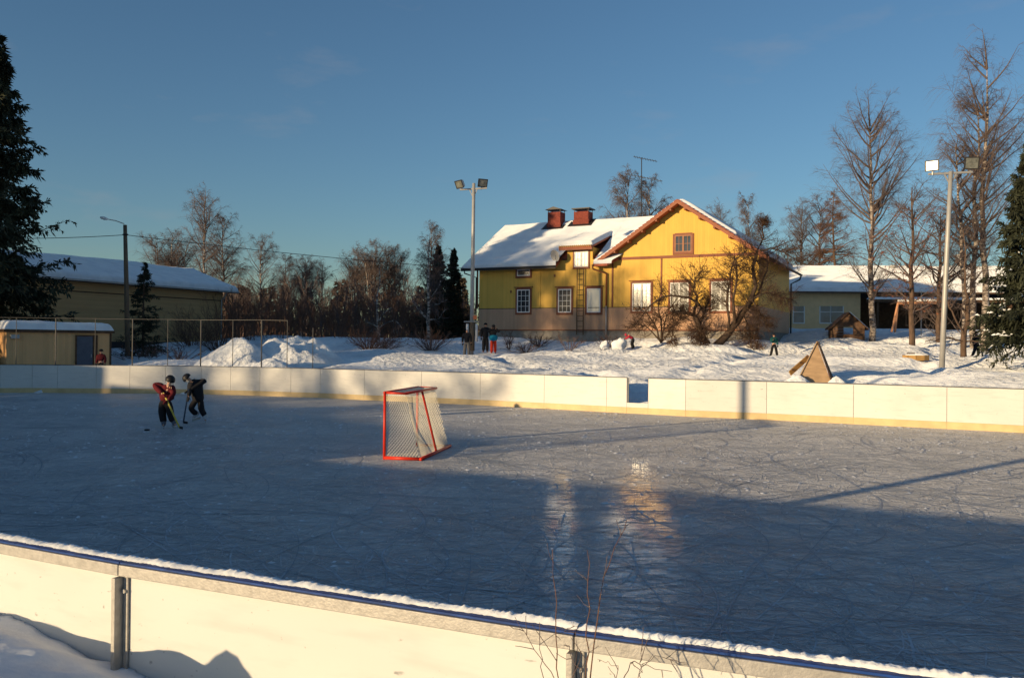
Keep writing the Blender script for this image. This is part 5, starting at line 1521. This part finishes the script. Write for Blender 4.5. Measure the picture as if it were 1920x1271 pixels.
# willow thicket and far wood behind the yard
rng = np.random.RandomState(90)
def thicket(n, px0, px1, D0, D1, hlo, hhi, name, label, mt, rad, m2, m3, seed):
    rng = np.random.RandomState(seed)
    px = rng.uniform(px0, px1, n); D = rng.uniform(D0, D1, n)
    x = (px-960)/F*D; z = ground(x, D)
    K = 4; s = np.linspace(0,1,K)[None,:,None]
    h = rng.uniform(hlo, hhi, n); a = rng.randn(n,2)*0.14
    d = np.stack([a[:,0]*h, a[:,1]*h, h], 1)
    L = np.stack([x, D, z-0.2], 1)[:,None]+d[:,None]*s
    L[:,1:] += rng.randn(n,K-1,3)*0.12
    L2, _, l2_ = kids(rng, L, m2, 0.25, 1, h*0.32, 32, 0.12, 3, 0.1)
    L3, _, _ = kids(rng, L2, m3, 0.2, 1, l2_*0.6, 35, 0.05, 2, 0.0)
    v, q = join_vq([lines_mesh(L, taper(n,K,rad,rad*0.35),4), lines_mesh(L2, taper(len(L2),3,rad*0.45,rad*0.25),3), lines_mesh(L3, taper(len(L3),2,rad*0.3,rad*0.2),3)])
    o = np_obj(name, v, q, mt)
    return tag(o, label, 'thicket', kind='stuff')
thicket(900, 400, 885, 66, 92, 1.8, 4.4, 'willow_thicket', 'dense reddish brown willow thicket between barn and house', M_TWIGR, 0.028, 6, 4, 91)
thicket(160, 440, 870, 74, 96, 3.4, 5.8, 'alder_stems', 'scattered taller bare stems standing in the thicket', M_TWIG, 0.05, 9, 5, 92)
M_FAR = mat('far_forest_needles', (0.075, 0.06, 0.04), 0.85, 0.4, 0.4)
# far conifer wood: one mass
rng = np.random.RandomState(95)
vs = []; qs = []; off = 0
t_, c_, _ = spruce_mesh(96, 10, 2.0, dens=7, m2=7, m3=3, nw=0.16, nl=0.6)
for k in range(150):
    px = rng.uniform(-200, 2300); D = rng.uniform(150, 230)
    x = (px-960)/F*D
    hz = (rng.uniform(520, 545) if px < 1000 else rng.uniform(535, 560))
    H = max(4.0, at(px, hz, D).z-3.0)*rng.uniform(0.85, 1.06)
    v = c_[0]*np.array([H/10*1.25, H/10*1.25, H/10]); a = rng.rand()*6.28
    R_ = np.array([[math.cos(a), -math.sin(a), 0],[math.sin(a), math.cos(a), 0],[0,0,1]])
    vs.append(v@R_.T+np.array([x, D, 3.0])); qs.append(c_[1]+off); off += len(v)
o = np_obj('far_forest', np.concatenate(vs), np.concatenate(qs), M_FAR)
tag(o, 'far dark conifer forest along the horizon', 'forest', kind='stuff')

# ---------------------------------------------------------------- playground
# plywood tent
t0 = at(1485, 722, 29.5); t1 = at(1557, 722, 29.5); tp = at(1531, 641, 29.9)
tz = 0.55
tent = empty('plywood_tent', ((t0.x+t1.x)/2, t0.y, tz), 'tall triangular plywood tent sticking out of the snow behind the boards', 'play tent')
to = Vector(tent.location)
A_ = Vector((t0.x-0.12, t0.y, tz-0.2))-to; B_ = Vector((t1.x+0.12, t1.y-0.3, tz-0.2))-to; C_ = tp-to
back = Vector((0.62, 1.25, 0.0))
MB().prism([A_, B_, C_], (0.01, 0.03, 0)).build('front_panel', M_PLY, tent)
def plate(a, b, c, d, th, mt, nm):
    a, b, c, d = map(Vector, (a, b, c, d)); n = (b-a).cross(d-a).normalized()*th
    return MB().hexa([a,b,c,d,a+n,b+n,c+n,d+n]).build(nm, mt, tent)
plate(B_+Vector((0.02,-0.06,0)), C_+Vector((0.02,-0.06,0.03)), C_+back*0.55, B_+back, 0.03, M_DKWOOD, 'side_panel')
plate(A_+Vector((-0.02,-0.05,0)), C_+Vector((-0.02,-0.05,0.02)), C_+back*0.55, A_+back, -0.03, M_PLY, 'side_panel')
snow_pile(to+Vector((-0.55,-0.15,0.2)), 0.75, 0.6, 0.55, 51, 'small snow drift at the left foot of the plywood tent', n=24)
snow_pile(to+Vector((0.85,-0.1,0.2)), 0.7, 0.55, 0.45, 52, 'small snow drift at the right foot of the plywood tent', n=24)
pk = empty('leaning_plank', at(1483, 699, 30.2), 'yellow plank leaning on the left side of the plywood tent', 'plank')
ko = Vector(pk.location)
q0 = at(1481, 700, 30.3)-ko; q1 = at(1516, 669, 30.7)-ko
MB().bar(q0, q1, 0.05, 0.17).build('board', M_PLANK, pk)
for k in (0.12, 0.55, 0.9):
    c = q0+(q1-q0)*k
    MB().box(c.x-0.03, c.x+0.03, c.y-0.09, c.y-0.03, c.z+0.02, c.z+0.1).build('peg', M_DKWOOD, pk)

# wooden playhouse
hb0 = at(1561, 641, 57); hb1 = at(1632, 641, 57); wdt = (hb1-hb0).length
ph = empty('playhouse', (hb0.x, hb0.y, hb0.z-0.1), 'weathered brown wooden playhouse with square window by the birch', 'playhouse', R(-12))
hw_, hp = 1.15, at(1590, 586, 57).z-hb0.z+0.1
w3 = wdt*0.80
for (x0, x1, z0, z1) in ((0, w3*0.34, 0, hw_), (w3*0.64, w3, 0, hw_), (w3*0.34, w3*0.64, 0, 0.62), (w3*0.34, w3*0.64, 1.1, hw_)):
    nb_ = max(1, int((z1-z0)/0.17))
    for k in range(nb_):
        a = z0+(z1-z0)*k/nb_; b = z0+(z1-z0)*(k+1)/nb_
        MB().box(x0, x1, 0, 0.05, a+0.006, b-0.006).build('plank', M_LOG, ph)
MB().prism([(0,0,hw_),(w3,0,hw_),(w3/2,0,hp-0.08)], (0,0.05,0)).build('gable', M_LOG, ph)
MB().box(0, 0.05, 0.051, 1.8, 0, hw_).build('side_wall', M_LOG, ph)
MB().box(w3-0.05, w3, 0.051, 1.8, 0, hw_).build('side_wall', M_LOG, ph)
MB().box(0, w3*0.2, 1.8, 1.85, 0, hw_).build('rear_wall', M_LOG, ph)
MB().box(w3*0.8, w3, 1.8, 1.85, 0, hw_).build('rear_wall', M_LOG, ph)
for sg in (-1, 1):
    xe = w3/2+sg*(w3/2+0.22)
    ze = hw_-0.22*(hp-hw_)/(w3/2)
    r_ = MB().hexa([(xe,-0.15,ze-0.04),(w3/2,-0.15,hp-0.04),(w3/2,2.0,hp-0.04),(xe,2.0,ze-0.04),(xe,-0.15,ze+0.03),(w3/2,-0.15,hp+0.03),(w3/2,2.0,hp+0.03),(xe,2.0,ze+0.03)]).build('roof', M_DKWOOD, ph)
snow_slab((w3+0.22,-0.1,hw_-0.2+0.03),(w3+0.22,1.95,hw_-0.17),(w3/2,1.95,hp+0.04),(w3/2,-0.1,hp+0.04), 0.06, 61, ph, 14, 14, 0.08)

# swing frame
sD = 57
sw = empty('swing_frame', at(1680, 622, sD), 'orange-legged swing frame with snowy top beam in the playground', 'swing')
wo_ = Vector(sw.location)
M_ORL = mat('orange_painted_wood', (0.60, 0.30, 0.16), 0.6)
ta = at(1684, 568, sD)-wo_; tb_ = at(1760, 567, sD)-wo_
MB().tube([ta, tb_], 0.12, 8).build('top_beam', M_ORL, sw)
MB().bar(ta+Vector((0,0,0.15)), tb_+Vector((0,0,0.15)), 0.2, 0.14).build('beam_snow', M_SNOWF, sw)
for (top, px, dd) in ((ta, 1672, -0.6), (ta, 1678, 1.4), (tb_, 1764, -0.6), (tb_, 1772, 1.4)):
    MB().tube([top, at(px, 622, sD+dd)-wo_], 0.075, 8).build('leg', M_ORL, sw)
for px in (1699, 1712, 1735, 1748):
    MB().tube([at(px, 568, sD)-wo_, at(px, 610, sD)-wo_], 0.012, 4).build('chain', M_DARKM, sw)
for a, b in ((1699, 1712), (1735, 1748)):
    MB().bar(at(a, 610, sD)-wo_, at(b, 610, sD)-wo_, 0.22, 0.05).build('seat', M_DARKM, sw)
cp_ = at(1727, 620, 59)
clp = empty('clothes_pole', cp_, 'thin pale upright pole in front of the swing frame', 'pole')
MB().tube([(0,0,-0.3),(0,0,at(1727,546,59).z-cp_.z)], 0.04, 6).build('pole', M_STEEL, clp)
MB().tube([(-0.4,0,at(1727,548,59).z-cp_.z),(0.4,0,at(1727,548,59).z-cp_.z)], 0.025, 6).build('crossbar', M_STEEL, clp)

# round sandbox rim
sbp = at(1717, 672, 42.5)
sbx = empty('sandbox', (sbp.x, sbp.y, sbp.z), 'low round wooden sandbox rim poking out of the snow', 'sandbox')
rr = 0.62
for k in range(10):
    a0_ = 2*math.pi*k/10; a1_ = 2*math.pi*(k+0.94)/10
    p0_ = Vector((rr*math.cos(a0_), rr*math.sin(a0_)*0.8, 0)); p1_ = Vector((rr*math.cos(a1_), rr*math.sin(a1_)*0.8, 0))
    MB().bar(p0_+Vector((0,0,0.03)), p1_+Vector((0,0,0.03)), 0.06, 0.26).build('rim_board', M_PLANK, sbx)
m = MB().ell((0,0,0.12), rr*0.92, rr*0.74, 0.1, 16, 5, z0=0.0); m.build('sandbox_snow', M_SNOWF, sbx, smooth=True)
MB().box(-0.32, -0.02, 0.05, 0.3, 0.22, 0.27).build('seat_board', M_DKWOOD, sbx)
# big snowball being rolled
for (px, D, r, lab) in ((1160, 50.6, 0.46, 'big rolled snowball in front of the bending child in red'), (1135, 51.3, 0.30, 'smaller snow lump left of the big snowball')):
    p = at(px, 640, D); rs = np.random.RandomState(int(px))
    m = MB().ell((0,0,0), r, r, r*0.85, 20, 12)
    m.v = [tuple(np.array(q)*(1+0.75*float(vnoise(q[0]*3, q[1]*3+q[2]*4, 1.6, int(px)))+0.35*float(vnoise(q[0]*7+q[1]*3, q[2]*8, 1.6, int(px)+3)))) for q in m.v]
    o = m.build('snowball', M_SNOWF, None, smooth=True); o.location = (p.x, p.y, gz(p.x, p.y)+r*0.6)
    tag(o, lab, 'snowball')

# ---------------------------------------------------------------- people
def skin(name, pts, edges, rad, mt, parent, root=0, sub=2):
    me = bpy.data.meshes.new(name); me.from_pydata([tuple(p) for p in pts], edges, [])
    o = bpy.data.objects.new(name, me); COL.objects.link(o)
    sm = o.modifiers.new('skin', 'SKIN'); sm.use_smooth_shade = True; sm.branch_smoothing = 0.6
    sv = me.skin_vertices[0].data
    for i, r in enumerate(rad):
        sv[i].radius = (r, r) if not hasattr(r, '__len__') else r
        sv[i].use_root = (i == root)
    ss = o.modifiers.new('sub', 'SUBSURF'); ss.levels = sub; ss.render_levels = sub
    dg = bpy.context.evaluated_depsgraph_get()
    m2 = bpy.data.meshes.new_from_object(o.evaluated_get(dg))
    bpy.data.objects.remove(o); bpy.data.meshes.remove(me)
    m2.materials.clear(); m2.materials.append(mt)
    for pl in m2.polygons: pl.use_smooth = True
    q = bpy.data.objects.new(name, m2); COL.objects.link(q); q.parent = parent
    return q

def person(loc, label, J, h, jacket, trousers, boots, gloves, hat=None, hat_kind='beanie', look=(0,-1,-0.1), skates=False, skin_m=M_SKIN, jk_len=0.0, jscale=1.0, top2=None, rz=0.0, bulk=1.0):
    """J: joints in metres (pelvis, chest, neck, head, sh/el/ha L R, hip/kn/an/to L R)"""
    o = empty('person', loc, label, 'person', rz)
    V = {k: Vector(v) for k, v in J.items()}
    k = h/1.75
    look = Vector(look).normalized()
    hr = 0.098*h/1.5 if h < 1.5 else 0.103*k
    # body, one surface
    names = ['pelvis','chest','neck','head','crown','shL','elL','haL','shR','elR','haR','hipL','knL','anL','toL','hipR','knR','anR','toR','nose']
    V['crown'] = V['head']+(V['head']-V['neck']).normalized()*hr*0.75
    V['nose'] = V['head']+look*hr*1.02-(V['head']-V['neck']).normalized()*hr*0.1
    rad = dict(pelvis=.125*k, chest=.135*k, neck=.055*k, head=hr*0.80, crown=hr*0.62, shL=.062*k, shR=.062*k, elL=.043*k, elR=.043*k, haL=.032*k, haR=.032*k,
               hipL=.085*k, hipR=.085*k, knL=.058*k, knR=.058*k, anL=.042*k, anR=.042*k, toL=.035*k, toR=.035*k, nose=hr*0.16)
    E = [('pelvis','chest'),('chest','neck'),('neck','head'),('head','crown'),('head','nose'),('chest','shL'),('shL','elL'),('elL','haL'),('chest','shR'),('shR','elR'),('elR','haR'),
         ('pelvis','hipL'),('hipL','knL'),('knL','anL'),('anL','toL'),('pelvis','hipR'),('hipR','knR'),('knR','anR'),('anR','toR')]
    ix = {n: i for i, n in enumerate(names)}
    skin('body', [V[n] for n in names], [(ix[a], ix[b]) for a, b in E], [rad[n] for n in names], skin_m, o)
    # eyes, mouth
    up = (V['head']-V['neck']).normalized(); sd = look.cross(up).normalized()
    for s in (-1, 1):
        c = V['head']+look*hr*0.80+sd*s*hr*0.34+up*hr*0.10
        MB().ell(c, hr*0.1, hr*0.1, hr*0.1, 6, 4).build('eye', M_BLK, o)
    c = V['head']+look*hr*0.78-up*hr*0.45
    MB().bar(c-sd*hr*0.28, c+sd*hr*0.28, hr*0.12, hr*0.1).build('mouth', mat('lips', (0.35,0.10,0.09), 0.6), o)
    # clothing
    g = 1.30*bulk
    nj = ['pelvis','chest','neck','shL','elL','haL','shR','elR','haR']
    W = dict(V); W['pelvis'] = V['pelvis']+(V['pelvis']-V['chest']).normalized()*(jk_len+.05*k)
    W['neck'] = V['chest']+(V['neck']-V['chest'])*1.15
    for s in 'LR': W['ha'+s] = V['el'+s]+(V['ha'+s]-V['el'+s])*0.93
    jr = dict(pelvis=.125*k*g*1.12*jscale, chest=.14*k*g*jscale, neck=.088*k, shL=.085*k*g, shR=.078*k*g, elL=.056*k*g, elR=.056*k*g, haL=.046*k*g, haR=.046*k*g)
    ej = [e for e in E if e[0] in nj and e[1] in nj]
    jx = {n: i for i, n in enumerate(nj)}
    skin('jacket', [W[n] for n in nj], [(jx[a], jx[b]) for a, b in ej], [jr[n] for n in nj], jacket, o)
    nt_ = ['pelvis','waist','hipL','knL','anL','hipR','knR','anR']
    T = dict(V)
    T['waist'] = V['pelvis']+(V['chest']-V['pelvis'])*0.35
    tr_ = dict(pelvis=.118*k*g, waist=.09*k*g, hipL=.092*k*g, hipR=.092*k*g, knL=.072*k*g, knR=.072*k*g, anL=.066*k*g, anR=.066*k*g)
    et = [e for e in E if e[0] in nt_ and e[1] in nt_]+[('pelvis','waist')]
    tx = {n: i for i, n in enumerate(nt_)}
    skin('trousers', [T[n] for n in nt_], [(tx[a], tx[b]) for a, b in et], [tr_[n] for n in nt_], trousers, o)
    if top2: # coloured hem or lining band round the waist
        c = V['pelvis']; MB().ell(c, .19*k*g, .16*k*g, .17*k*g, 12, 8).build('jacket_hem', top2, o, smooth=True)
    for s in 'LR':
        # mitten or glove: palm, four-finger block and a thumb from its side
        d = (V['ha'+s]-V['el'+s]).normalized(); a = V['ha'+s]
        sdv = d.cross(Vector((0,1,0.2))).normalized()
        r = .043*k*1.15
        skin('mitten', [a-d*r*0.4, a+d*r*1.2, a+d*r*2.6, a+d*r*3.3-Vector((0,0,r*0.4)), a+d*r*1.0+sdv*r*0.9, a+d*r*2.0+sdv*r*1.5],
             [(0,1),(1,2),(2,3),(1,4),(4,5)], [r*0.85, r, r*0.9, r*0.55, r*0.5, r*0.38], gloves, o, 1)
        # boot / skate
        an, toe = V['an'+s], V['to'+s]
        fd = (toe-an); fh = Vector((fd.x, fd.y, fd.z)).normalized()
        r = .055*k*(1.45 if skates else 1.2)
        heel = an+Vector((0,0,-r*0.9))-fh*r*0.5
        b = skin('skate' if skates else 'boot', [an+Vector((0,0,r*(2.0 if skates else 1.5))), an, heel, (an+toe)/2+Vector((0,0,-r*0.3)), toe], [(0,1),(1,2),(1,3),(3,4)], [r*1.15, r*1.15, r*0.9, r*1.0, r*0.75], boots, o, 1)
        if skates:
            z0 = min(heel.z, toe.z)-r*1.25
            up_ = (an-(heel+toe)/2); up_ = (up_-fh*up_.dot(fh)).normalized()
            q0 = heel-fh*r*0.5-up_*r*1.1; q1 = toe+fh*r*0.7-up_*r*1.1
            MB().bar(q0, q1, 0.012, r*0.9, up=up_).build('blade', M_STEEL, b)
    c = V['head']
    M4 = Matrix.Translation(c) @ up.to_track_quat('Z', 'Y').to_matrix().to_4x4()
    if hat_kind == 'beanie' and hat:
        hb_ = MB().ell((0,0,hr*0.18), hr*1.08, hr*1.14, hr*1.12, 14, 7, z0=-0.1)
        hb_.v = [tuple(M4 @ Vector(q)) for q in hb_.v]
        hb_.build('hat', hat, o, smooth=True)
    if hat_kind == 'helmet':
        hm = MB().ell((0,0,hr*0.10), hr*1.32, hr*1.42, hr*1.30, 16, 8, z0=-0.25)
        hm.v = [tuple(M4 @ Vector(q)) for q in hm.v]
        he = hm.build('helmet', M_BLK, o, smooth=True)
        # wire cage in front of the face
        for zz in (-0.15, -0.5, -0.85, -1.15):
            pts = []
            for q in range(-5, 6):
                a = q*R(13); dirv = look*math.cos(a)+sd*math.sin(a)
                pts.append(c+dirv*hr*(1.34+0.1*zz)+up*hr*zz)
            MB().tube(pts, 0.004, 4).build('cage_wire', M_STEEL, he)
        for a in (-40, -15, 15, 40):
            dirv = look*math.cos(R(a))+sd*math.sin(R(a))
            MB().tube([c+dirv*hr*1.36+up*hr*0.05, c+dirv*hr*1.22-up*hr*1.15], 0.004, 4).build('cage_wire', M_STEEL, he)
    return o

def standing(h, w=1.0, arms='down', stride=0.0, bend=0.0, face=-1, turn=0.0):
    k = h/1.75
    J = dict(pelvis=(0,0,.95*k), chest=(0+bend*.25,0,1.30*k), neck=(bend*.35,0,1.49*k), head=(bend*.42,0.0,1.62*k),
             shL=(-.19*k,0,1.40*k), elL=(-.25*k,.02,1.13*k), haL=(-.25*k,-.04,.88*k), shR=(.19*k,0,1.40*k), elR=(.25*k,.02,1.13*k), haR=(.25*k,-.04,.88*k),
             hipL=(-.09*k,0,.90*k), knL=((-.10-stride*.5)*k,-.02,.48*k), anL=((-.11-stride)*k,0,.09*k), toL=((-.13-stride)*k,-.17*k,.05*k),
             hipR=(.09*k,0,.90*k), knR=((.10+stride*.5)*k,-.02,.48*k), anR=((.11+stride)*k,0,.09*k), toR=((.13+stride)*k,-.17*k,.05*k))
    return J

# the two young skaters (joints measured in the picture plane, metres from the red one's feet)
ks = on_z(311, 803, 0)
J1 = dict(pelvis=(-.03,0,.62), chest=(.01,-.05,.92), neck=(.08,-.07,1.06), head=(.135,-.11,1.18),
          shL=(-.12,.02,1.03), elL=(-.29,-.04,1.05), haL=(.01,-.24,.84), shR=(.17,-.06,1.02), elR=(.22,-.12,.84), haR=(.12,-.26,.70),
          hipL=(-.10,0,.58), knL=(-.08,-.03,.34), anL=(-.05,0,.13), toL=(-.01,-.13,.085), hipR=(.06,0,.58), knR=(.12,-.03,.35), anR=(.17,.02,.15), toR=(.26,-.09,.095))
person(ks, 'young skater in dark red jersey, black trousers and helmet holding a yellow stick', J1, 1.32, M_REDC, M_BLACK, mat('grey_skate_boot', (0.10,0.11,0.14), 0.6), M_REDC, hat_kind='helmet', look=(0.45,-0.75,-0.5), skates=True, jk_len=0.05, jscale=1.2, bulk=1.28)
J2 = dict(pelvis=(.10,0,.63), chest=(.06,-.04,.93), neck=(-.05,-.07,1.09), head=(-.155,-.10,1.17),
          shL=(-.03,-.12,1.03), elL=(-.05,-.22,.84), haL=(-.05,-.28,.70), shR=(.12,.10,1.07), elR=(.27,.02,1.10), haR=(-.06,-.24,.86),
          hipL=(.03,-.03,.59), knL=(-.06,-.10,.38), anL=(.07,.02,.22), toL=(-.02,-.06,.16), hipR=(.15,.02,.59), knR=(.18,0,.36), anR=(.27,.05,.17), toR=(.31,-.06,.085))
k2 = on_z(364, 793.5, 0)+Vector((0,0,0))
person(k2, 'young skater all in black with helmet, leaning forward at the puck fight', J2, 1.30, M_BLACK, M_BLACK, mat('white_skate_boot', (0.45,0.46,0.48), 0.6), M_BLACK, hat_kind='helmet', look=(-0.8,-0.35,-0.5), skates=True, jk_len=0.08, jscale=1.12, bulk=1.18)
def stick(base, top, heel, toe, mt, label):
    o = empty('hockey_stick', Vector(base)+Vector(heel), label, 'hockey stick')
    h = Vector(heel)
    MB().bar(Vector(top)-h, (0,0,0.02), 0.026, 0.032).build('shaft', mt, o)
    d = (Vector(toe)-h)
    m = MB(); n = 6
    for i in range(n):
        a = d*(i/n); b = d*((i+1)/n); cv = Vector((-d.y, d.x, 0)).normalized()*0.02
        a = a+cv*(i/n)**2; b = b+cv*((i+1)/n)**2
        m.bar(a+Vector((0,0,0.025)), b+Vector((0,0,0.025)), 0.014, 0.06)
    m.build('blade', M_BLK, o); return o
stick(ks, (.03,-.25,.88), (.45,-.30,.035), (.55,-.42,.03), M_YELST, 'yellow hockey stick held by the skater in red')
stick(k2, (-.05,-.27,.90), (-.15,-.33,.035), (-.02,-.45,.03), mat('blue_black_stick', (0.03,0.05,0.09), 0.5), 'dark hockey stick held by the skater in black')
pk_ = on_z(275.5, 807, 0)
pu = MB().tube([(0,0,0),(0,0,0.035)], 0.06, 18).build('hockey_puck', M_BLK, None); pu.location = pk_; tag(pu, 'black puck on the ice left of the skater in red', 'puck')

def gpt(px, D): 
    p = at(px, 640, D); return Vector((p.x, p.y, gz(p.x, p.y)-0.03))
def at_foot(px, py, D):
    p = at(px, py, D); return p
# man, bald, dark jacket, grey trousers
J = standing(1.70, stride=0.03); J['toL'] = (-.1,-.2,.05)
person(at_foot(875, 671, 49), 'bare-headed man in black jacket and grey trousers by the lamp post', J, 1.70, M_BLACK, M_GREYC, M_BROWNC, M_BLACK, None, 'none', jk_len=0.05, bulk=1.05)
J = standing(1.78); J['elR'] = (.30,-.02,1.18); J['haR'] = (.38,-.05,.95)
person(at_foot(910, 661, 51), 'onlooker dressed all in black with a hat beside the orange trousers', J, 1.78, M_BLACK, M_BLACK, M_BLK, M_BLACK, M_BLACK, look=(0.6,0.6,-0.1), jk_len=0.12, bulk=1.15)
J = standing(1.72); J['elR'] = (.34,-.05,1.28); J['haR'] = (.12,-.12,1.50); J['elL'] = (-.34,-.05,1.28); J['haL'] = (-.08,-.12,1.50)
person(at_foot(925, 663, 50.5), 'onlooker in bright orange-red trousers with turquoise hem and black jacket', J, 1.72, M_BLACK, M_ORANGE, M_ORANGE, M_BLACK, M_BLACK, top2=M_TURQ, look=(-0.5,0.7,0), bulk=1.05)
# child bending over the snowball
J = dict(pelvis=(.10,0,.62), chest=(-.10,-.02,.80), neck=(-.22,-.03,.86), head=(-.31,-.04,.86), shL=(-.14,-.14,.80), elL=(-.28,-.16,.66), haL=(-.40,-.16,.62), shR=(-.14,.12,.80), elR=(-.28,.14,.66), haR=(-.42,.14,.60),
         hipL=(.08,-.08,.58), knL=(-.02,-.09,.34), anL=(.06,-.08,.10), toL=(-.07,-.10,.05), hipR=(.12,.08,.58), knR=(.06,.09,.33), anR=(.16,.08,.10), toR=(.03,.08,.05))
person(at_foot(1184, 655, 50.5), 'child in red checked jacket bending over to roll the snowball', J, 1.32, M_PINKR, M_BLACK, M_BLK, M_BLACK, M_PINKR, look=(-0.8,-0.1,-0.6), bulk=1.15)
# walking child near the tent
J = standing(1.32, stride=0.14); J['toL'] = (-.34,-.02,.04); J['toR'] = (.12,-.05,.06); J['elL'] = (-.20,-.12,.85); J['haL'] = (-.10,-.22,.98)
person(at_foot(1451, 669, 48.5), 'child in teal jacket and dark trousers walking across the snow', J, 1.30, M_TEAL, M_BLACK, M_BLK, M_BLACK, M_BLACK, look=(-0.8,-0.4,-0.1), bulk=1.15)
# child by the right spruce
J = standing(1.35); J['anL'] = (-.22,0,.07); J['toL'] = (-.36,-.05,.05); J['knL'] = (-.12,-.05,.36); J['toR'] = (-.02,-.08,.04); J['anR'] = (.10,0,.07)
person(at_foot(1831, 669, 45), 'child in dark clothes stepping beside the snow-dusted spruce', J, 1.40, M_BLACK, M_BLACK, M_BLK, M_BLACK, M_BLACK, look=(-0.7,-0.6,-0.1), bulk=1.15)
# child behind the left boards at the shed door
sp = at(189.5, 664, 38.0)
J = standing(1.30)
person((sp.x, sp.y, sp.z+0.12-1.20), 'child in red jacket seen above the boards by the shed door', J, 1.30, M_REDC, M_BLACK, M_BLK, M_BLACK, M_BLACK, bulk=1.1)
# person in red on the far playground
J = standing(1.4)
person(at_foot(1850, 618, 60), 'far child in bright red jacket behind the right birches', J, 1.45, mat('bright_red_cloth', (0.6,0.02,0.03), 0.8), M_BLACK, M_BLK, M_BLACK, M_BLACK, bulk=1.15)

# ---------------------------------------------------------------- foreground twigs at the near boards
def fg_shrub(label, seed, stems):
    b = at(1090, 1271, 2.62); b.z = 0.52
    o = empty('bare_shrub', b, label, 'shrub'); rng = np.random.RandomState(seed)
    L = []
    for (pl, D, r) in stems:
        pts = np.array([np.array(at(x, y, D+0.06*k))-np.array(b) for k, (x, y) in enumerate(pl)])
        t = np.linspace(0, len(pts)-1, 12); i = np.minimum(t.astype(int), len(pts)-2); f = (t-i)[:,None]
        P = pts[i]*(1-f)+pts[i+1]*f; P[1:-1] += rng.randn(10,3)*0.0035
        m = lines_mesh(P[None], taper(1,12,r*0.75,r*0.3), 5)
        np_obj('stem', *m, M_TWIGR if r > 0.0024 else M_TWIG, o); L.append(P)
    L = np.array(L)
    L2, _, l2_ = kids(rng, L, 3, 0.3, 0.95, np.full(len(L), 0.10), 45, 0.1, 4, 0.2)
    tag(np_obj('twigs', *lines_mesh(L2, taper(len(L2),4,0.0014,0.0008),4), M_TWIG, o), kind='stuff')
fg_shrub('thin leafless shrub growing in front of the near boards', 101, [
    ([(1050,1330),(1044,1230),(1038,1120),(1036,1030)], 2.62, 0.0032),
    ([(1098,1330),(1100,1230),(1102,1130),(1101,1030)], 2.60, 0.0034),
    ([(1100,1330),(1112,1220),(1132,1100),(1155,1020),(1175,975)], 2.64, 0.0034),
    ([(1065,1330),(1040,1262),(1000,1215),(965,1155)], 2.56, 0.0024),
    ([(1035,1330),(1015,1255),(1010,1210),(1040,1188),(1075,1184)], 2.60, 0.0020),
    ([(1110,1330),(1090,1260),(1065,1215),(1060,1205)], 2.5, 0.0022),
    ([(1150,1340),(1172,1270),(1182,1235),(1215,1250),(1260,1258)], 2.5, 0.0024),
    ([(1195,1340),(1200,1270),(1205,1215)], 2.55, 0.0022),
    ([(1150,1330),(1160,1250),(1120,1235)], 2.5, 0.0018),
    ([(1075,1340),(1078,1260),(1080,1190),(1076,1165)], 2.58, 0.0018),
    ([(1200,1330),(1196,1262),(1230,1225),(1290,1245)], 2.52, 0.0018)])
